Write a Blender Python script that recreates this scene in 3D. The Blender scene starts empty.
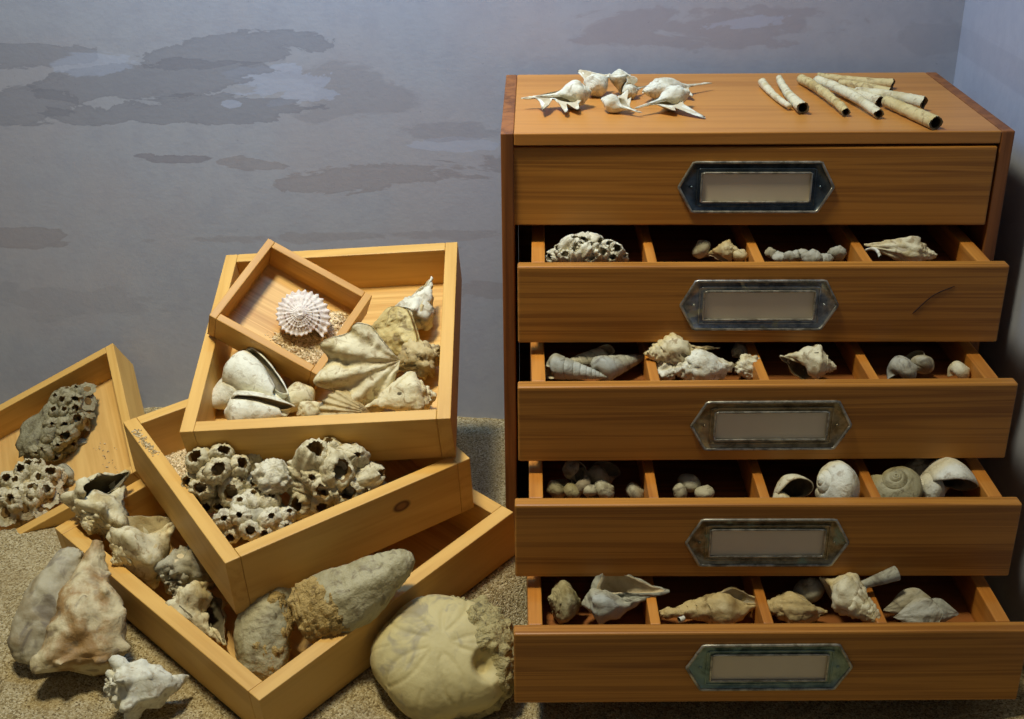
import bpy, math, random
import numpy as np
from mathutils import Matrix, Vector

SC = bpy.context.scene
COL = SC.collection
PI = math.pi

# ------------------------------------------------------------------ camera
F, PITCH, YAW, ROLL = 1235.0, 0.4422, -0.0218, -0.0107
CAM = np.array([0.0, 0.0, 0.82])
cp, sp, cy, sy = math.cos(PITCH), math.sin(PITCH), math.cos(YAW), math.sin(YAW)
fw = np.array([sy*cp, cy*cp, -sp]); rt = np.array([cy, -sy, 0.0]); up = np.cross(rt, fw)
cr, sr = math.cos(ROLL), math.sin(ROLL)
RIGHT, UP, FWD = rt*cr + up*sr, up*cr - rt*sr, fw

def ray(px, py):
    d = RIGHT*((px-512)/F) - UP*((py-359.5)/F) + FWD
    return d/np.linalg.norm(d)

def hit(px, py, plane, h=0.0):
    """point of the surface plane (origin, normal), raised by h, that is seen at px, py"""
    o, n = plane
    d = ray(px, py)
    return CAM + d*((np.dot(o, n) + h - np.dot(CAM, n))/np.dot(d, n))

cd = bpy.data.cameras.new('camera'); cam = bpy.data.objects.new('camera', cd); COL.objects.link(cam)
cd.sensor_width = 36.0; cd.lens = F/1024*36.0; cd.clip_start = 0.05
M = Matrix((( RIGHT[0], UP[0], -FWD[0], CAM[0]), (RIGHT[1], UP[1], -FWD[1], CAM[1]), (RIGHT[2], UP[2], -FWD[2], CAM[2]), (0, 0, 0, 1)))
cam.matrix_world = M
SC.camera = cam

# ------------------------------------------------------------------ numpy noise
def _hash(i, j, k, seed):
    n = (i.astype(np.int64)*374761393 + j.astype(np.int64)*668265263 + k.astype(np.int64)*2147483647 + seed*1274126177) & 0xffffffff
    n = ((n ^ (n >> 13))*1274126177) & 0xffffffff
    n = ((n ^ (n >> 16))*2246822519) & 0xffffffff
    return ((n ^ (n >> 15)) & 0xffff)/65535.0

def vnoise(P, seed=0):
    f = np.floor(P); u = P - f; u = u*u*(3-2*u); f = f.astype(np.int64)
    r = 0
    for dx in (0, 1):
        for dy in (0, 1):
            for dz in (0, 1):
                w = (u[..., 0] if dx else 1-u[..., 0])*(u[..., 1] if dy else 1-u[..., 1])*(u[..., 2] if dz else 1-u[..., 2])
                r = r + w*_hash(f[..., 0]+dx, f[..., 1]+dy, f[..., 2]+dz, seed)
    return r*2-1

def fbm(P, scale, octs=3, seed=0):
    r = 0; a = 1.0
    for o in range(octs):
        r = r + a*vnoise(P*scale*(2.03**o) + 17.3*o + 3.1*seed, seed+o)
        a *= 0.5
    return r

# ------------------------------------------------------------------ mesh helpers
def link(name, mesh, parent=None):
    o = bpy.data.objects.new(name, mesh); COL.objects.link(o)
    if parent is not None: o.parent = parent
    return o

def mk(name, V, Fc, mat, parent=None, smooth=True):
    me = bpy.data.meshes.new(name)
    me.from_pydata([tuple(map(float, v)) for v in V], [], [tuple(int(q) for q in f) for f in Fc])
    me.materials.append(mat)
    if smooth:
        me.polygons.foreach_set('use_smooth', [True]*len(me.polygons))
    me.update()
    return link(name, me, parent)

def tag(o, label, cat, group=None, kind=None):
    o['label'] = label; o['category'] = cat
    if group: o['group'] = group
    if kind: o['kind'] = kind
    return o

def struct(o):
    o['kind'] = 'structure'
    return o

def gridfaces(n, m, closed=True, off=0):
    i = np.arange(n-1)[:, None]; j = np.arange(m if closed else m-1)[None, :]
    j2 = (j+1) % m
    f = np.stack([i*m+j + 0*j2, i*m+j2, (i+1)*m+j2, (i+1)*m+j], -1).reshape(-1, 4) + off
    return [tuple(q) for q in f.tolist()]

def gridnormals(G, closed=True):
    du = np.gradient(G, axis=0)
    if closed:
        dv = (np.roll(G, -1, 1) - np.roll(G, 1, 1))*0.5
    else:
        dv = np.gradient(G, axis=1)
    n = np.cross(du, dv)
    return n/(np.linalg.norm(n, axis=-1, keepdims=True)+1e-12)

def catmull(P, n, closed=True):
    P = np.array(P, float); m = len(P)
    if closed:
        t = np.arange(n)/n*m
    else:
        t = np.arange(n)/(n-1)*(m-1)*0.999999
    i = np.floor(t).astype(int); u = (t-i)[:, None]
    def g(k):
        return P[k % m] if closed else P[np.clip(k, 0, m-1)]
    p0, p1, p2, p3 = g(i-1), g(i), g(i+1), g(i+2)
    return 0.5*((2*p1)+(-p0+p2)*u+(2*p0-5*p1+4*p2-p3)*u*u+(-p0+3*p1-3*p2+p3)*u**3)

class MB:
    """collects shapes that become ONE mesh"""
    def __init__(s): s.V = []; s.F = []
    def add(s, V, Fc):
        k = len(s.V); s.V += [tuple(v) for v in V]; s.F += [tuple(q+k for q in f) for f in Fc]
    def tube(s, pts, r, n=8, closed=False):
        P = np.array(pts, float); m = len(P)
        rr = np.full(m, r) if np.isscalar(r) else np.array(r)
        T = np.roll(P, -1, 0)-np.roll(P, 1, 0) if closed else np.gradient(P, axis=0)
        T /= np.linalg.norm(T, axis=1, keepdims=True)+1e-12
        ref = np.array([0.12, 0.3, 0.95]); 
        if abs(np.dot(T[0], ref)) > .9: ref = np.array([1.0, 0, 0])
        G = np.zeros((m, n, 3)); a = np.arange(n)/n*2*PI
        for i in range(m):
            u = ref - T[i]*np.dot(ref, T[i]); u /= np.linalg.norm(u); w = np.cross(T[i], u); ref = u
            G[i] = P[i] + rr[i]*(np.cos(a)[:, None]*u + np.sin(a)[:, None]*w)
        if closed:
            G = np.concatenate([G, G[:1]], 0)
        f = gridfaces(len(G), n)
        if not closed:
            f += [tuple(range(n))[::-1], tuple((m-1)*n+q for q in range(n))]
        s.add(G.reshape(-1, 3), f)
    def box(s, lo, hi):
        x0, y0, z0 = lo; x1, y1, z1 = hi
        s.add([(x0,y0,z0),(x1,y0,z0),(x1,y1,z0),(x0,y1,z0),(x0,y0,z1),(x1,y0,z1),(x1,y1,z1),(x0,y1,z1)],
              [(0,3,2,1),(4,5,6,7),(0,1,5,4),(1,2,6,5),(2,3,7,6),(3,0,4,7)])
    def build(s, name, mat, parent=None, smooth=True):
        return mk(name, s.V, s.F, mat, parent, smooth)

def bevel(o, w=0.001, seg=2):
    m = o.modifiers.new('bevel', 'BEVEL'); m.width = w; m.segments = seg; m.limit_method = 'ANGLE'
    return o

# ------------------------------------------------------------------ materials
def s2l(c):
    return tuple(((v/255)/12.92 if v/255 <= 0.04045 else ((v/255+0.055)/1.055)**2.4) for v in c) + (1.0,)

class NT:
    def __init__(s, name):
        s.m = bpy.data.materials.new(name); s.m.use_nodes = True; s.t = s.m.node_tree; s.n = s.t.nodes; s.l = s.t.links
        s.b = s.n['Principled BSDF']
    def new(s, typ, **kw):
        n = s.n.new(typ)
        for k, v in kw.items():
            if hasattr(n, k) and not (k in ('scale',) ): setattr(n, k, v)
        return n
    def inp(s, node, sock, v):
        if isinstance(v, bpy.types.NodeSocket): s.l.new(v, node.inputs[sock])
        else: node.inputs[sock].default_value = v
    def coord(s, scale=(1, 1, 1), rand=True, which='Object'):
        tc = s.n.new('ShaderNodeTexCoord'); mp = s.n.new('ShaderNodeMapping')
        s.l.new(tc.outputs[which], mp.inputs['Vector']); mp.inputs['Scale'].default_value = scale
        if rand:
            oi = s.n.new('ShaderNodeObjectInfo'); ml = s.n.new('ShaderNodeMath'); ml.operation = 'MULTIPLY'
            s.l.new(oi.outputs['Random'], ml.inputs[0]); ml.inputs[1].default_value = 37.0
            cb = s.n.new('ShaderNodeCombineXYZ')
            for q in range(3): s.l.new(ml.outputs[0], cb.inputs[q])
            s.l.new(cb.outputs[0], mp.inputs['Location'])
        return mp.outputs['Vector']
    def noise(s, vec, scale, detail=4, rough=0.55, dist=0.0):
        n = s.n.new('ShaderNodeTexNoise'); s.l.new(vec, n.inputs['Vector'])
        n.inputs['Scale'].default_value = scale; n.inputs['Detail'].default_value = detail
        n.inputs['Roughness'].default_value = rough; n.inputs['Distortion'].default_value = dist
        return n.outputs['Fac']
    def ramp(s, fac, stops, interp='LINEAR'):
        r = s.n.new('ShaderNodeValToRGB'); r.color_ramp.interpolation = interp; e = r.color_ramp.elements
        while len(e) < len(stops): e.new(0.5)
        for q, (p, c) in zip(e, stops):
            q.position = p; q.color = c if len(c) == 4 else (*c, 1)
        s.l.new(fac, r.inputs['Fac']); return r.outputs['Color']
    def step(s, fac, a, b):
        r = s.n.new('ShaderNodeMapRange'); r.interpolation_type = 'SMOOTHSTEP'; s.l.new(fac, r.inputs['Value'])
        r.inputs['From Min'].default_value = a; r.inputs['From Max'].default_value = b
        return r.outputs['Result']
    def math(s, op, a, b=0.0, c=0.0):
        n = s.n.new('ShaderNodeMath'); n.operation = op
        s.inp(n, 0, a); s.inp(n, 1, b); s.inp(n, 2, c); return n.outputs[0]
    def mix(s, fac, a, b, mode='MIX'):
        n = s.n.new('ShaderNodeMix'); n.data_type = 'RGBA'; n.blend_type = mode
        s.inp(n, 'Factor', fac)
        for k, v in ((6, a), (7, b)):
            if isinstance(v, bpy.types.NodeSocket): s.l.new(v, n.inputs[k])
            else: n.inputs[k].default_value = v
        return n.outputs[2]
    def bump(s, h, strength, dist, prev=None):
        n = s.n.new('ShaderNodeBump'); s.l.new(h, n.inputs['Height']); n.inputs['Strength'].default_value = strength
        n.inputs['Distance'].default_value = dist
        if prev is not None: s.l.new(prev, n.inputs['Normal'])
        return n.outputs['Normal']
    def out(s, col=None, rough=0.6, metal=0.0, normal=None, spec=0.5):
        if col is not None: s.inp(s.b, 'Base Color', col)
        s.inp(s.b, 'Roughness', rough); s.inp(s.b, 'Metallic', metal); s.inp(s.b, 'Specular IOR Level', spec)
        if normal is not None: s.l.new(normal, s.b.inputs['Normal'])
        return s.m

def wood(name, light, dark, stretch=(1.5, 22, 22), rough=0.45, contrast=0.5, knot=None, spec=0.35):
    """boards run along their own X"""
    t = NT(name); v = t.coord(stretch)
    n1 = t.noise(v, 1.0, 3, 0.5, 0.6)
    rings = t.math('SINE', t.math('MULTIPLY', n1, 34.0))
    rings = t.math('MULTIPLY_ADD', rings, 0.5, 0.5)
    v2 = t.coord((stretch[0]*6, stretch[1]*14, stretch[2]*14)); fine = t.noise(v2, 1.0, 3, 0.6)
    broad = t.noise(v, 0.55, 2, 0.5)
    m = t.math('ADD', t.math('MULTIPLY', rings, 0.45*contrast), t.math('MULTIPLY', t.math('SUBTRACT', fine, 0.35), 0.9*contrast))
    m = t.math('ADD', m, t.math('MULTIPLY', t.math('SUBTRACT', broad, 0.45), 1.2*contrast))
    col = t.mix(t.step(m, 0.0, 0.9), s2l(light), s2l(dark))
    if knot is not None:
        tc = t.n.new('ShaderNodeTexCoord'); mp = t.n.new('ShaderNodeMapping'); t.l.new(tc.outputs['Object'], mp.inputs['Vector'])
        (kx, ky, kz), kr, axes = knot
        mp.inputs['Location'].default_value = (-kx*axes[0], -ky*axes[1], -kz*axes[2]); mp.inputs['Scale'].default_value = axes
        ln = t.n.new('ShaderNodeVectorMath'); ln.operation = 'LENGTH'; t.l.new(mp.outputs[0], ln.inputs[0])
        d = t.math('DIVIDE', ln.outputs['Value'], kr)
        col = t.mix(t.math('SUBTRACT', 1.0, t.step(d, 0.7, 1.15)), col, s2l((96, 54, 22)))
        col = t.mix(t.math('SUBTRACT', 1.0, t.step(d, 0.3, 0.75)), col, s2l((142, 92, 44)))
    nm = t.bump(fine, 0.15, 0.0006)
    return t.out(col, rough, 0, nm, spec)

def shellmat(name, base, stain, dark=None, scale=60, amt=(0.45, 0.7), rough=0.6, bumpd=0.0006, dark_amt=(0.52, 0.68)):
    base, stain = [(c[0]*.985, c[1]*.98, c[2]*.90) for c in (base, stain)]
    t = NT(name); v = t.coord()
    n1 = t.noise(v, scale, 5, 0.6, 0.3); n2 = t.noise(v, scale*4, 4, 0.6); n3 = t.noise(v, scale*1.7, 3, 0.6, 1.0)
    col = t.mix(t.step(n1, *amt), s2l(base), s2l(stain))
    if dark is not None:
        col = t.mix(t.math('MULTIPLY', t.step(n3, *dark_amt), 0.8), col, s2l(dark))
    col = t.mix(t.math('MULTIPLY', t.step(n2, 0.5, 0.75), 0.25), col, s2l(tuple(c*0.72 for c in base)))
    h = t.math('ADD', n1, t.math('MULTIPLY', n2, 0.6))
    pit = t.noise(v, scale*9, 3, 0.6)
    h = t.math('ADD', h, t.math('MULTIPLY', pit, 0.35))
    return t.out(col, rough, 0, t.bump(h, 0.9, bumpd*2.2), 0.25)
# ------------------------------------------------------------------ materials in use
M_PINE = wood('pine', (216, 170, 88), (184, 132, 54), (2.2, 24, 24), 0.5, 0.5)
M_PINE_FLOOR = wood('pine_floor', (222, 178, 100), (180, 128, 56), (1.3, 34, 34), 0.5, 0.7)
M_PINE_WARM = wood('pine_warm', (208, 156, 76), (174, 120, 46), (2.2, 24, 24), 0.5, 0.5)
M_PINE_KNOT = wood('pine_knot', (216, 170, 88), (184, 132, 54), (2.2, 20, 20), 0.5, 0.5, knot=((0.0525, 0, 0.010), 0.0085, (0.8, 0.0, 1.25)))
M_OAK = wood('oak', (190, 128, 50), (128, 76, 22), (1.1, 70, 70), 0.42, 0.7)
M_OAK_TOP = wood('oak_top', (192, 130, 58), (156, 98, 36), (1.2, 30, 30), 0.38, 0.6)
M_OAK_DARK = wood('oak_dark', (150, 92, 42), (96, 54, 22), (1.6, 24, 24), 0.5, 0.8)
M_OAK_EDGE = wood('oak_edge', (200, 132, 52), (156, 92, 30), (1.6, 22, 22), 0.45, 0.7)

YW, XW = 1.480, 0.4975
DK, BR, LB = (144, 145, 150), (158, 150, 148), (196, 206, 222)
STAINS = [(255, 48, 95, 13, -0.10, DK, .55, .1), (355, 95, 70, 24, 0, (158, 156, 158), .5, .5), (30, 56, 50, 10, 0, DK, .5, .1), (280, 87, 62, 16, -.05, LB, .42, .12),
          (140, 81, 95, 15, -.06, DK, .6, .1), (22, 101, 46, 18, 0, DK, .55, .12), (185, 110, 120, 12, -.03, DK, .6, .1), (230, 104, 12, 4, 0, LB, .5, .1),
          (95, 62, 40, 14, 0, LB, .4, .3), (165, 158, 40, 5, .03, (148, 144, 148), .65, .1), (250, 165, 30, 7, 0, BR, .5, .2), (400, 175, 110, 13, -.08, BR, .5, .2),
          (20, 239, 40, 11, 0, BR, .5, .2), (350, 237, 150, 6, -.02, BR, .4, .4), (460, 145, 40, 6, 0, LB, .35, .2), (440, 130, 60, 8, 0, (154, 152, 156), .4, .3), (480, 290, 50, 10, 0, BR, .4, .3),
          (700, 27, 120, 18, 0, (160, 154, 156), .5, .4), (750, 22, 36, 6, -.1, LB, .35, .2), (80, 300, 90, 20, 0, (156, 156, 160), .3, .5), (940, 40, 30, 20, 0, (156, 156, 160), .3, .5)]
def wall_mat():
    t = NT('painted_wall_paper'); tc = t.n.new('ShaderNodeTexCoord')
    def mapped(sc, loc=(0, 0, 0)):
        mp = t.n.new('ShaderNodeMapping'); t.l.new(tc.outputs['Object'], mp.inputs['Vector'])
        mp.inputs['Scale'].default_value = sc; mp.inputs['Location'].default_value = loc; return mp.outputs[0]
    base = t.mix(t.noise(mapped((5, 5, 5)), 1.0, 4, 0.6), s2l((174, 177, 180)), s2l((186, 188, 191)))
    mott = t.noise(mapped((40, 40, 40)), 1.0, 5, 0.65)
    base = t.mix(t.math('MULTIPLY', t.step(mott, 0.35, 0.7), 0.35), base, s2l((160, 162, 170)))
    base = t.mix(t.math('MULTIPLY', t.step(t.noise(mapped((3.2, 3, 2.6), (4, 0, 2)), 1.0, 3, 0.6), 0.48, 0.62), 0.4), base, s2l((184, 178, 176)))
    # washed-out water stains, each where it dried on the wall (centre and half size in metres)
    sx = t.n.new('ShaderNodeSeparateXYZ'); t.l.new(tc.outputs['Object'], sx.inputs[0])
    prev = base
    for k, (px, py, rx, rz, tilt, col, am, soft) in enumerate(STAINS):
        c = hit(px, py, (np.array([0, YW, 0]), np.array([0, -1.0, 0]))); mpx = 0.00137
        rx_, rz_ = rx*mpx, rz*mpx
        dx = t.math('SUBTRACT', sx.outputs['X'], float(c[0])); dz = t.math('SUBTRACT', sx.outputs['Z'], float(c[2]))
        dz = t.math('MULTIPLY_ADD', dx, tilt, dz)
        n = t.noise(mapped((10, 1, 30), (k*3.7, 0, k*1.9)), 1.0, 6, 0.62, 0.6)
        e = t.math('ADD', t.math('POWER', t.math('ABSOLUTE', t.math('DIVIDE', dx, rx_)), 2.0), t.math('POWER', t.math('ABSOLUTE', t.math('DIVIDE', dz, rz_)), 2.0))
        f = t.math('SUBTRACT', 1.0, t.math('ADD', e, t.math('MULTIPLY', t.math('SUBTRACT', n, 0.5), 6.0)))
        m = t.step(f, 0.0, soft)
        edge = t.math('MULTIPLY', m, t.math('SUBTRACT', 1.0, t.step(f, soft, soft+0.35)))
        prev = t.mix(t.math('MULTIPLY', m, am), prev, s2l(col))
        if soft < 0.3: prev = t.mix(t.math('MULTIPLY', edge, am*0.25), prev, s2l(tuple(c2*0.86 for c2 in col)))
    speck = t.noise(mapped((260, 260, 260)), 1.0, 2, 0.5)
    prev = t.mix(t.math('MULTIPLY', t.step(speck, 0.73, 0.78), 0.4), prev, s2l((120, 120, 126)))
    return t.out(prev, 0.85, 0, t.bump(t.noise(mapped((150, 150, 150)), 1.0, 4, 0.6), 0.25, 0.001), 0.15)

def sand_mat(name='coarse_sand', k=0.80, bs=0.7, bl=0.90):
    t = NT(name); v = t.coord(rand=False)
    vo = t.n.new('ShaderNodeTexVoronoi'); t.l.new(v, vo.inputs['Vector']); vo.inputs['Scale'].default_value = 620
    g = t.n.new('ShaderNodeSeparateColor'); t.l.new(vo.outputs['Color'], g.inputs[0])
    col = t.ramp(g.outputs[0], [*[(q, s2l((col[0]*k*1.02, col[1]*k*.995, col[2]*k*bl))) for q, col in ((0.0, (124, 106, 74)), (0.25, (184, 164, 120)), (0.6, (210, 192, 150)), (0.9, (240, 226, 192)))]])
    n = t.noise(v, 18, 4, 0.6)
    col = t.mix(t.math('MULTIPLY', t.step(n, 0.4, 0.7), 0.4), col, s2l((148, 126, 84)))
    h = t.math('ADD', t.math('MULTIPLY', vo.outputs['Distance'], -1.0), t.math('MULTIPLY', t.noise(v, 320, 3, 0.6), 1.2))
    return t.out(col, 0.9, 0, t.bump(h, bs, 0.0014), 0.15)
M_WALL = wall_mat(); M_SAND = sand_mat(); M_SAND_LIT = sand_mat('lamplit_sand', 0.98, 0.35, 0.95)  # second one: same sand, colour lightened to stand in for lamplight on the trays

# ------------------------------------------------------------------ wooden boxes: fitted size and pose of each
def rodr(v):
    v = np.array(v); t = np.linalg.norm(v); k = v/t
    K = np.array([[0, -k[2], k[1]], [k[2], 0, -k[0]], [-k[1], k[0], 0]])
    return np.eye(3) + math.sin(t)*K + (1-math.cos(t))*K@K
BOXES = {   # w, l, h, rotation vector, centre of the rim
    'A': [0.26, 0.2292, 0.0489, 0.3949, -0.3888, 0.3203, -0.6219, 1.3217, 0.0672],
    'B': [0.3703, 0.3379, 0.0606, 0.1575, 0.0074, -0.7444, -0.2752, 1.1269, 0.0951],
    'C': [0.2963, 0.2748, 0.0663, 0.1228, 0.0212, -0.9668, -0.2667, 1.1694, 0.1707],
    'D': [0.2796, 0.2965, 0.0582, 0.3006, -0.0524, 0.0146, -0.2302, 1.2495, 0.2652],
    'E': [0.1358, 0.1245, 0.0404, 0.522, 0.3857, -0.333, -0.2708, 1.2624, 0.2896]}
def frame(k):
    p = BOXES[k]; return p[:3], rodr(p[3:6]), np.array(p[6:9])
def box_floor(k, t=0.007):
    (w, l, h), R, o = frame(k)
    return (o - R[:, 2]*(h-t), R[:, 2])

def wooden_box(k, label, thick, full, mats, bt=0.007, group='open wooden trays of the shell display'):
    (w, l, h), R, o = frame(k)
    root = bpy.data.objects.new('wooden_tray', None); COL.objects.link(root)
    base = o - R[:, 2]*h
    root.matrix_world = Matrix(np.vstack([np.hstack([R, base[:, None]]), [0, 0, 0, 1]]).tolist())
    tag(root, label, 'tray', group)
    mat, fm = mats[0], mats[1]
    def board(name, cx, cy, L, along, m):
        b = MB(); b.box((-L/2, -thick/2, -h/2), (L/2, thick/2, h/2))
        ob = b.build(name, m, root, False); bevel(ob, 0.0009)
        ob.location = (cx, cy, h/2); ob.rotation_euler = (0, 0, 0 if along == 'x' else PI/2)
        return ob
    xl = w if full == 'x' else w-2*thick-0.0004
    yl = l if full == 'y' else l-2*thick-0.0004
    board('front_panel', 0, -l/2+thick/2, xl, 'x', mat); board('back_panel', 0, l/2-thick/2, xl, 'x', mat)
    board('side_panel', -w/2+thick/2, 0, yl, 'y', mats[3] if len(mats) > 3 else mat); board('side_panel', w/2-thick/2, 0, yl, 'y', mats[2] if len(mats) > 2 else mat)
    b = MB(); b.box((-w/2+thick*0.98, -l/2+thick*0.98, -bt/2), (w/2-thick*0.98, l/2-thick*0.98, bt/2))
    ob = b.build('bottom_panel', fm, root, False); ob.location = (0, 0, bt/2)
    if full == 'x' or k == 'A':
        ob.rotation_euler = (0, 0, 0)
    return root

ROOT = {}
ROOT['A'] = wooden_box('A', 'wooden tray sunk tilted in the sand at far left, holding barnacle-crusted rocks', 0.0115, 'y', (M_PINE, wood('pine_tray_floor', (224, 180, 104), (190, 140, 68), (30, 1.4, 20), 0.5, 0.6)))
ROOT['B'] = wooden_box('B', 'bottom wooden tray on the sand with knobbly conches and two mussel fossils', 0.0165, 'y', (M_PINE, M_PINE_FLOOR))
ROOT['C'] = wooden_box('C', 'middle wooden tray of the stack, filled with barnacle clumps', 0.0155, 'x', (M_PINE, M_PINE_FLOOR, M_PINE_KNOT))
ROOT['D'] = wooden_box('D', 'large upper wooden tray of the stack holding cone shells and ribbed shells', 0.0145, 'y', (M_PINE, M_PINE_FLOOR))
ROOT['E'] = wooden_box('E', 'smallest wooden tray on top of the stack with one round spiral shell', 0.0088, 'y', (M_PINE_WARM, M_PINE_FLOOR), bt=0.005)

# ------------------------------------------------------------------ sand floor and walls
def sand_height(X, Y):
    P = np.stack([X, Y, 0*X], -1)
    H = np.clip((Y-0.93)*0.062, 0, 0.034)
    H += 0.020*np.exp(-((X+0.53)/0.07)**2 - ((Y-1.07)/0.09)**2)
    H += 0.014*np.exp(-((X+0.50)/0.10)**2 - ((Y-1.47)/0.08)**2)
    H -= 0.02*np.exp(-((X-0.2)/0.32)**4 - ((Y-1.15)/0.30)**4)
    H += 0.020*np.exp(-((X-0.47)/0.07)**2 - ((Y-0.90)/0.08)**2)
    H += 0.010*np.exp(-((X+0.04)/0.06)**2 - ((Y-0.91)/0.07)**2)
    H += fbm(P, 9.0, 3, 3)*0.0035 + fbm(P, 60.0, 2, 9)*0.0012
    for k in ('B', 'A'):
        (w, l, h), R, o = frame(k)
        n = R[:, 2]; ob = o - n*h
        zp = ob[2] - (n[0]*(X-ob[0]) + n[1]*(Y-ob[1]))/n[2]          # height of the tray's underside
        Q = np.stack([X-ob[0], Y-ob[1], zp-ob[2]], -1)@R
        d = np.maximum(np.abs(Q[..., 0])-w/2, np.abs(Q[..., 1])-l/2)   # outside distance
        if k == 'B':
            s = np.clip(1-(d-0.004)/0.05, 0, 1); s = s*s*(3-2*s)
            H = np.where(d < 0.0, zp-0.003, np.maximum(H, zp*s + H*(1-s) - 0.004*(1-s)) if True else H)
        else:
            H = np.where(d < 0.003, np.minimum(H, zp-0.004), H)
    return H
nx, ny = 760, 360
gx = np.linspace(-1.6, XW, nx); gy = np.linspace(0.60, YW, ny)
XX, YY = np.meshgrid(gx, gy); HH = sand_height(XX, YY)
HH += vnoise(np.stack([XX*420, YY*420, 0*XX], -1), 5)*0.0007
floor = mk('floor', np.stack([XX, YY, HH], -1).reshape(-1, 3), gridfaces(ny, nx, False), M_SAND)
struct(floor)

def slab(name, lo, hi, mat):
    b = MB(); b.box(lo, hi); return struct(b.build(name, mat, None, False))
slab('wall_back', (-2.4, YW, -0.12), (XW+0.03, YW+0.03, 1.3), M_WALL)
slab('wall_right', (XW, 0.2, -0.12), (XW+0.03, YW+0.001, 1.3), M_WALL)

# ------------------------------------------------------------------ cabinet
CX0, CX1, CYF, CYB, CZT = -0.0348, 0.4652, 1.1858, 1.448, 0.503
PT = 0.0128
CW = CX1-CX0
cab = bpy.data.objects.new('drawer_cabinet', None); COL.objects.link(cab); cab.location = ((CX0+CX1)/2, (CYF+CYB)/2, 0.0)
tag(cab, 'orange-brown wooden collector cabinet with five shallow drawers pulled open in steps', 'cabinet')
def cbox(name, lo, hi, mat, parent=cab, origin=None, bw=0.0012, along='x'):
    lo, hi = np.array(lo), np.array(hi); c = (lo+hi)/2; e = (hi-lo)/2
    if along == 'y': e = e[[1, 0, 2]]
    if along == 'z': e = e[[2, 1, 0]]
    b = MB(); b.box(tuple(-e), tuple(e)); o = b.build(name, mat, parent, False); bevel(o, bw)
    off = np.array(cab.location) if origin is None else np.array(origin)
    o.location = tuple(c-off)
    if along == 'y': o.rotation_euler = (0, 0, PI/2)
    if along == 'z': o.rotation_euler = (0, PI/2, 0)
    return o
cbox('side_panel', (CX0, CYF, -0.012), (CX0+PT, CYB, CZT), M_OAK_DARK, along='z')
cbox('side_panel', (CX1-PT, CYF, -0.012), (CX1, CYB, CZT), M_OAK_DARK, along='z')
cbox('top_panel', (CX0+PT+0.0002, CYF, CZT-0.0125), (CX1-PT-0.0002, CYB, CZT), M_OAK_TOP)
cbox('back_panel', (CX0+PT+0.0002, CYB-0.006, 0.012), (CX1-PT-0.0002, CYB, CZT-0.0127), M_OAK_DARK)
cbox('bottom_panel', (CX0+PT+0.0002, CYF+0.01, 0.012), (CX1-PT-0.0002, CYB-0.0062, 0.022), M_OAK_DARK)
DR = [(1.1868, 0.4880, -0.0020, -0.0025), (1.120, 0.3887, 0.0018, 0.0), (1.0501, 0.2948, 0.0022, 0.0033), (0.9892, 0.2007, -0.0006, 0.0015), (0.9198, 0.1073, -0.0013, 0.0038)]
DW, DH, DT = 0.4740, 0.0810, 0.0145

def metal(name, base, rust, patch, lo=0.5, hi=0.62, rough=0.38, spots=None):
    t = NT(name); v = t.coord()
    n1 = t.noise(v, 38, 4, 0.6, 0.8); n2 = t.noise(v, 90, 4, 0.65)
    col = t.mix(t.step(n2, 0.35, 0.7), s2l(base), s2l(rust))
    pm = t.step(n1, lo, hi)
    col = t.mix(pm, col, s2l(patch))
    me = t.math('SUBTRACT', 0.85, t.math('MULTIPLY', pm, 0.65))
    ro = t.math('ADD', rough, t.math('MULTIPLY', pm, 0.3))
    return t.out(col, ro, me, t.bump(n2, 0.3, 0.0006), 0.5)
M_RIM = metal('worn_metal_edge', (190, 186, 170), (120, 118, 108), (98, 92, 76), 0.5, 0.65, 0.4)
METALS = [metal('blackened_steel', (88, 100, 106), (56, 68, 76), (60, 74, 82), 0.62, 0.72, 0.34),
          metal('worn_nickel', (168, 170, 164), (104, 112, 118), (170, 168, 138), 0.57, 0.64, 0.32),
          metal('tarnished_brass', (168, 152, 116), (112, 98, 70), (172, 142, 92), 0.55, 0.68, 0.4),
          metal('dull_brass', (166, 154, 120), (106, 96, 70), (150, 168, 138), 0.57, 0.68, 0.4),
          metal('verdigris_brass', (142, 158, 142), (96, 116, 106), (140, 162, 142), 0.48, 0.62, 0.42)]
def card_mat():
    t = NT('label_card'); v = t.coord()
    return t.out(t.mix(t.noise(v, 25, 4), s2l((214, 198, 162)), s2l((226, 210, 176))), 0.8)
M_CARD = card_mat()
M_DARK = NT('dark_crack').out(s2l((58, 32, 14)), 0.9)

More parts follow.
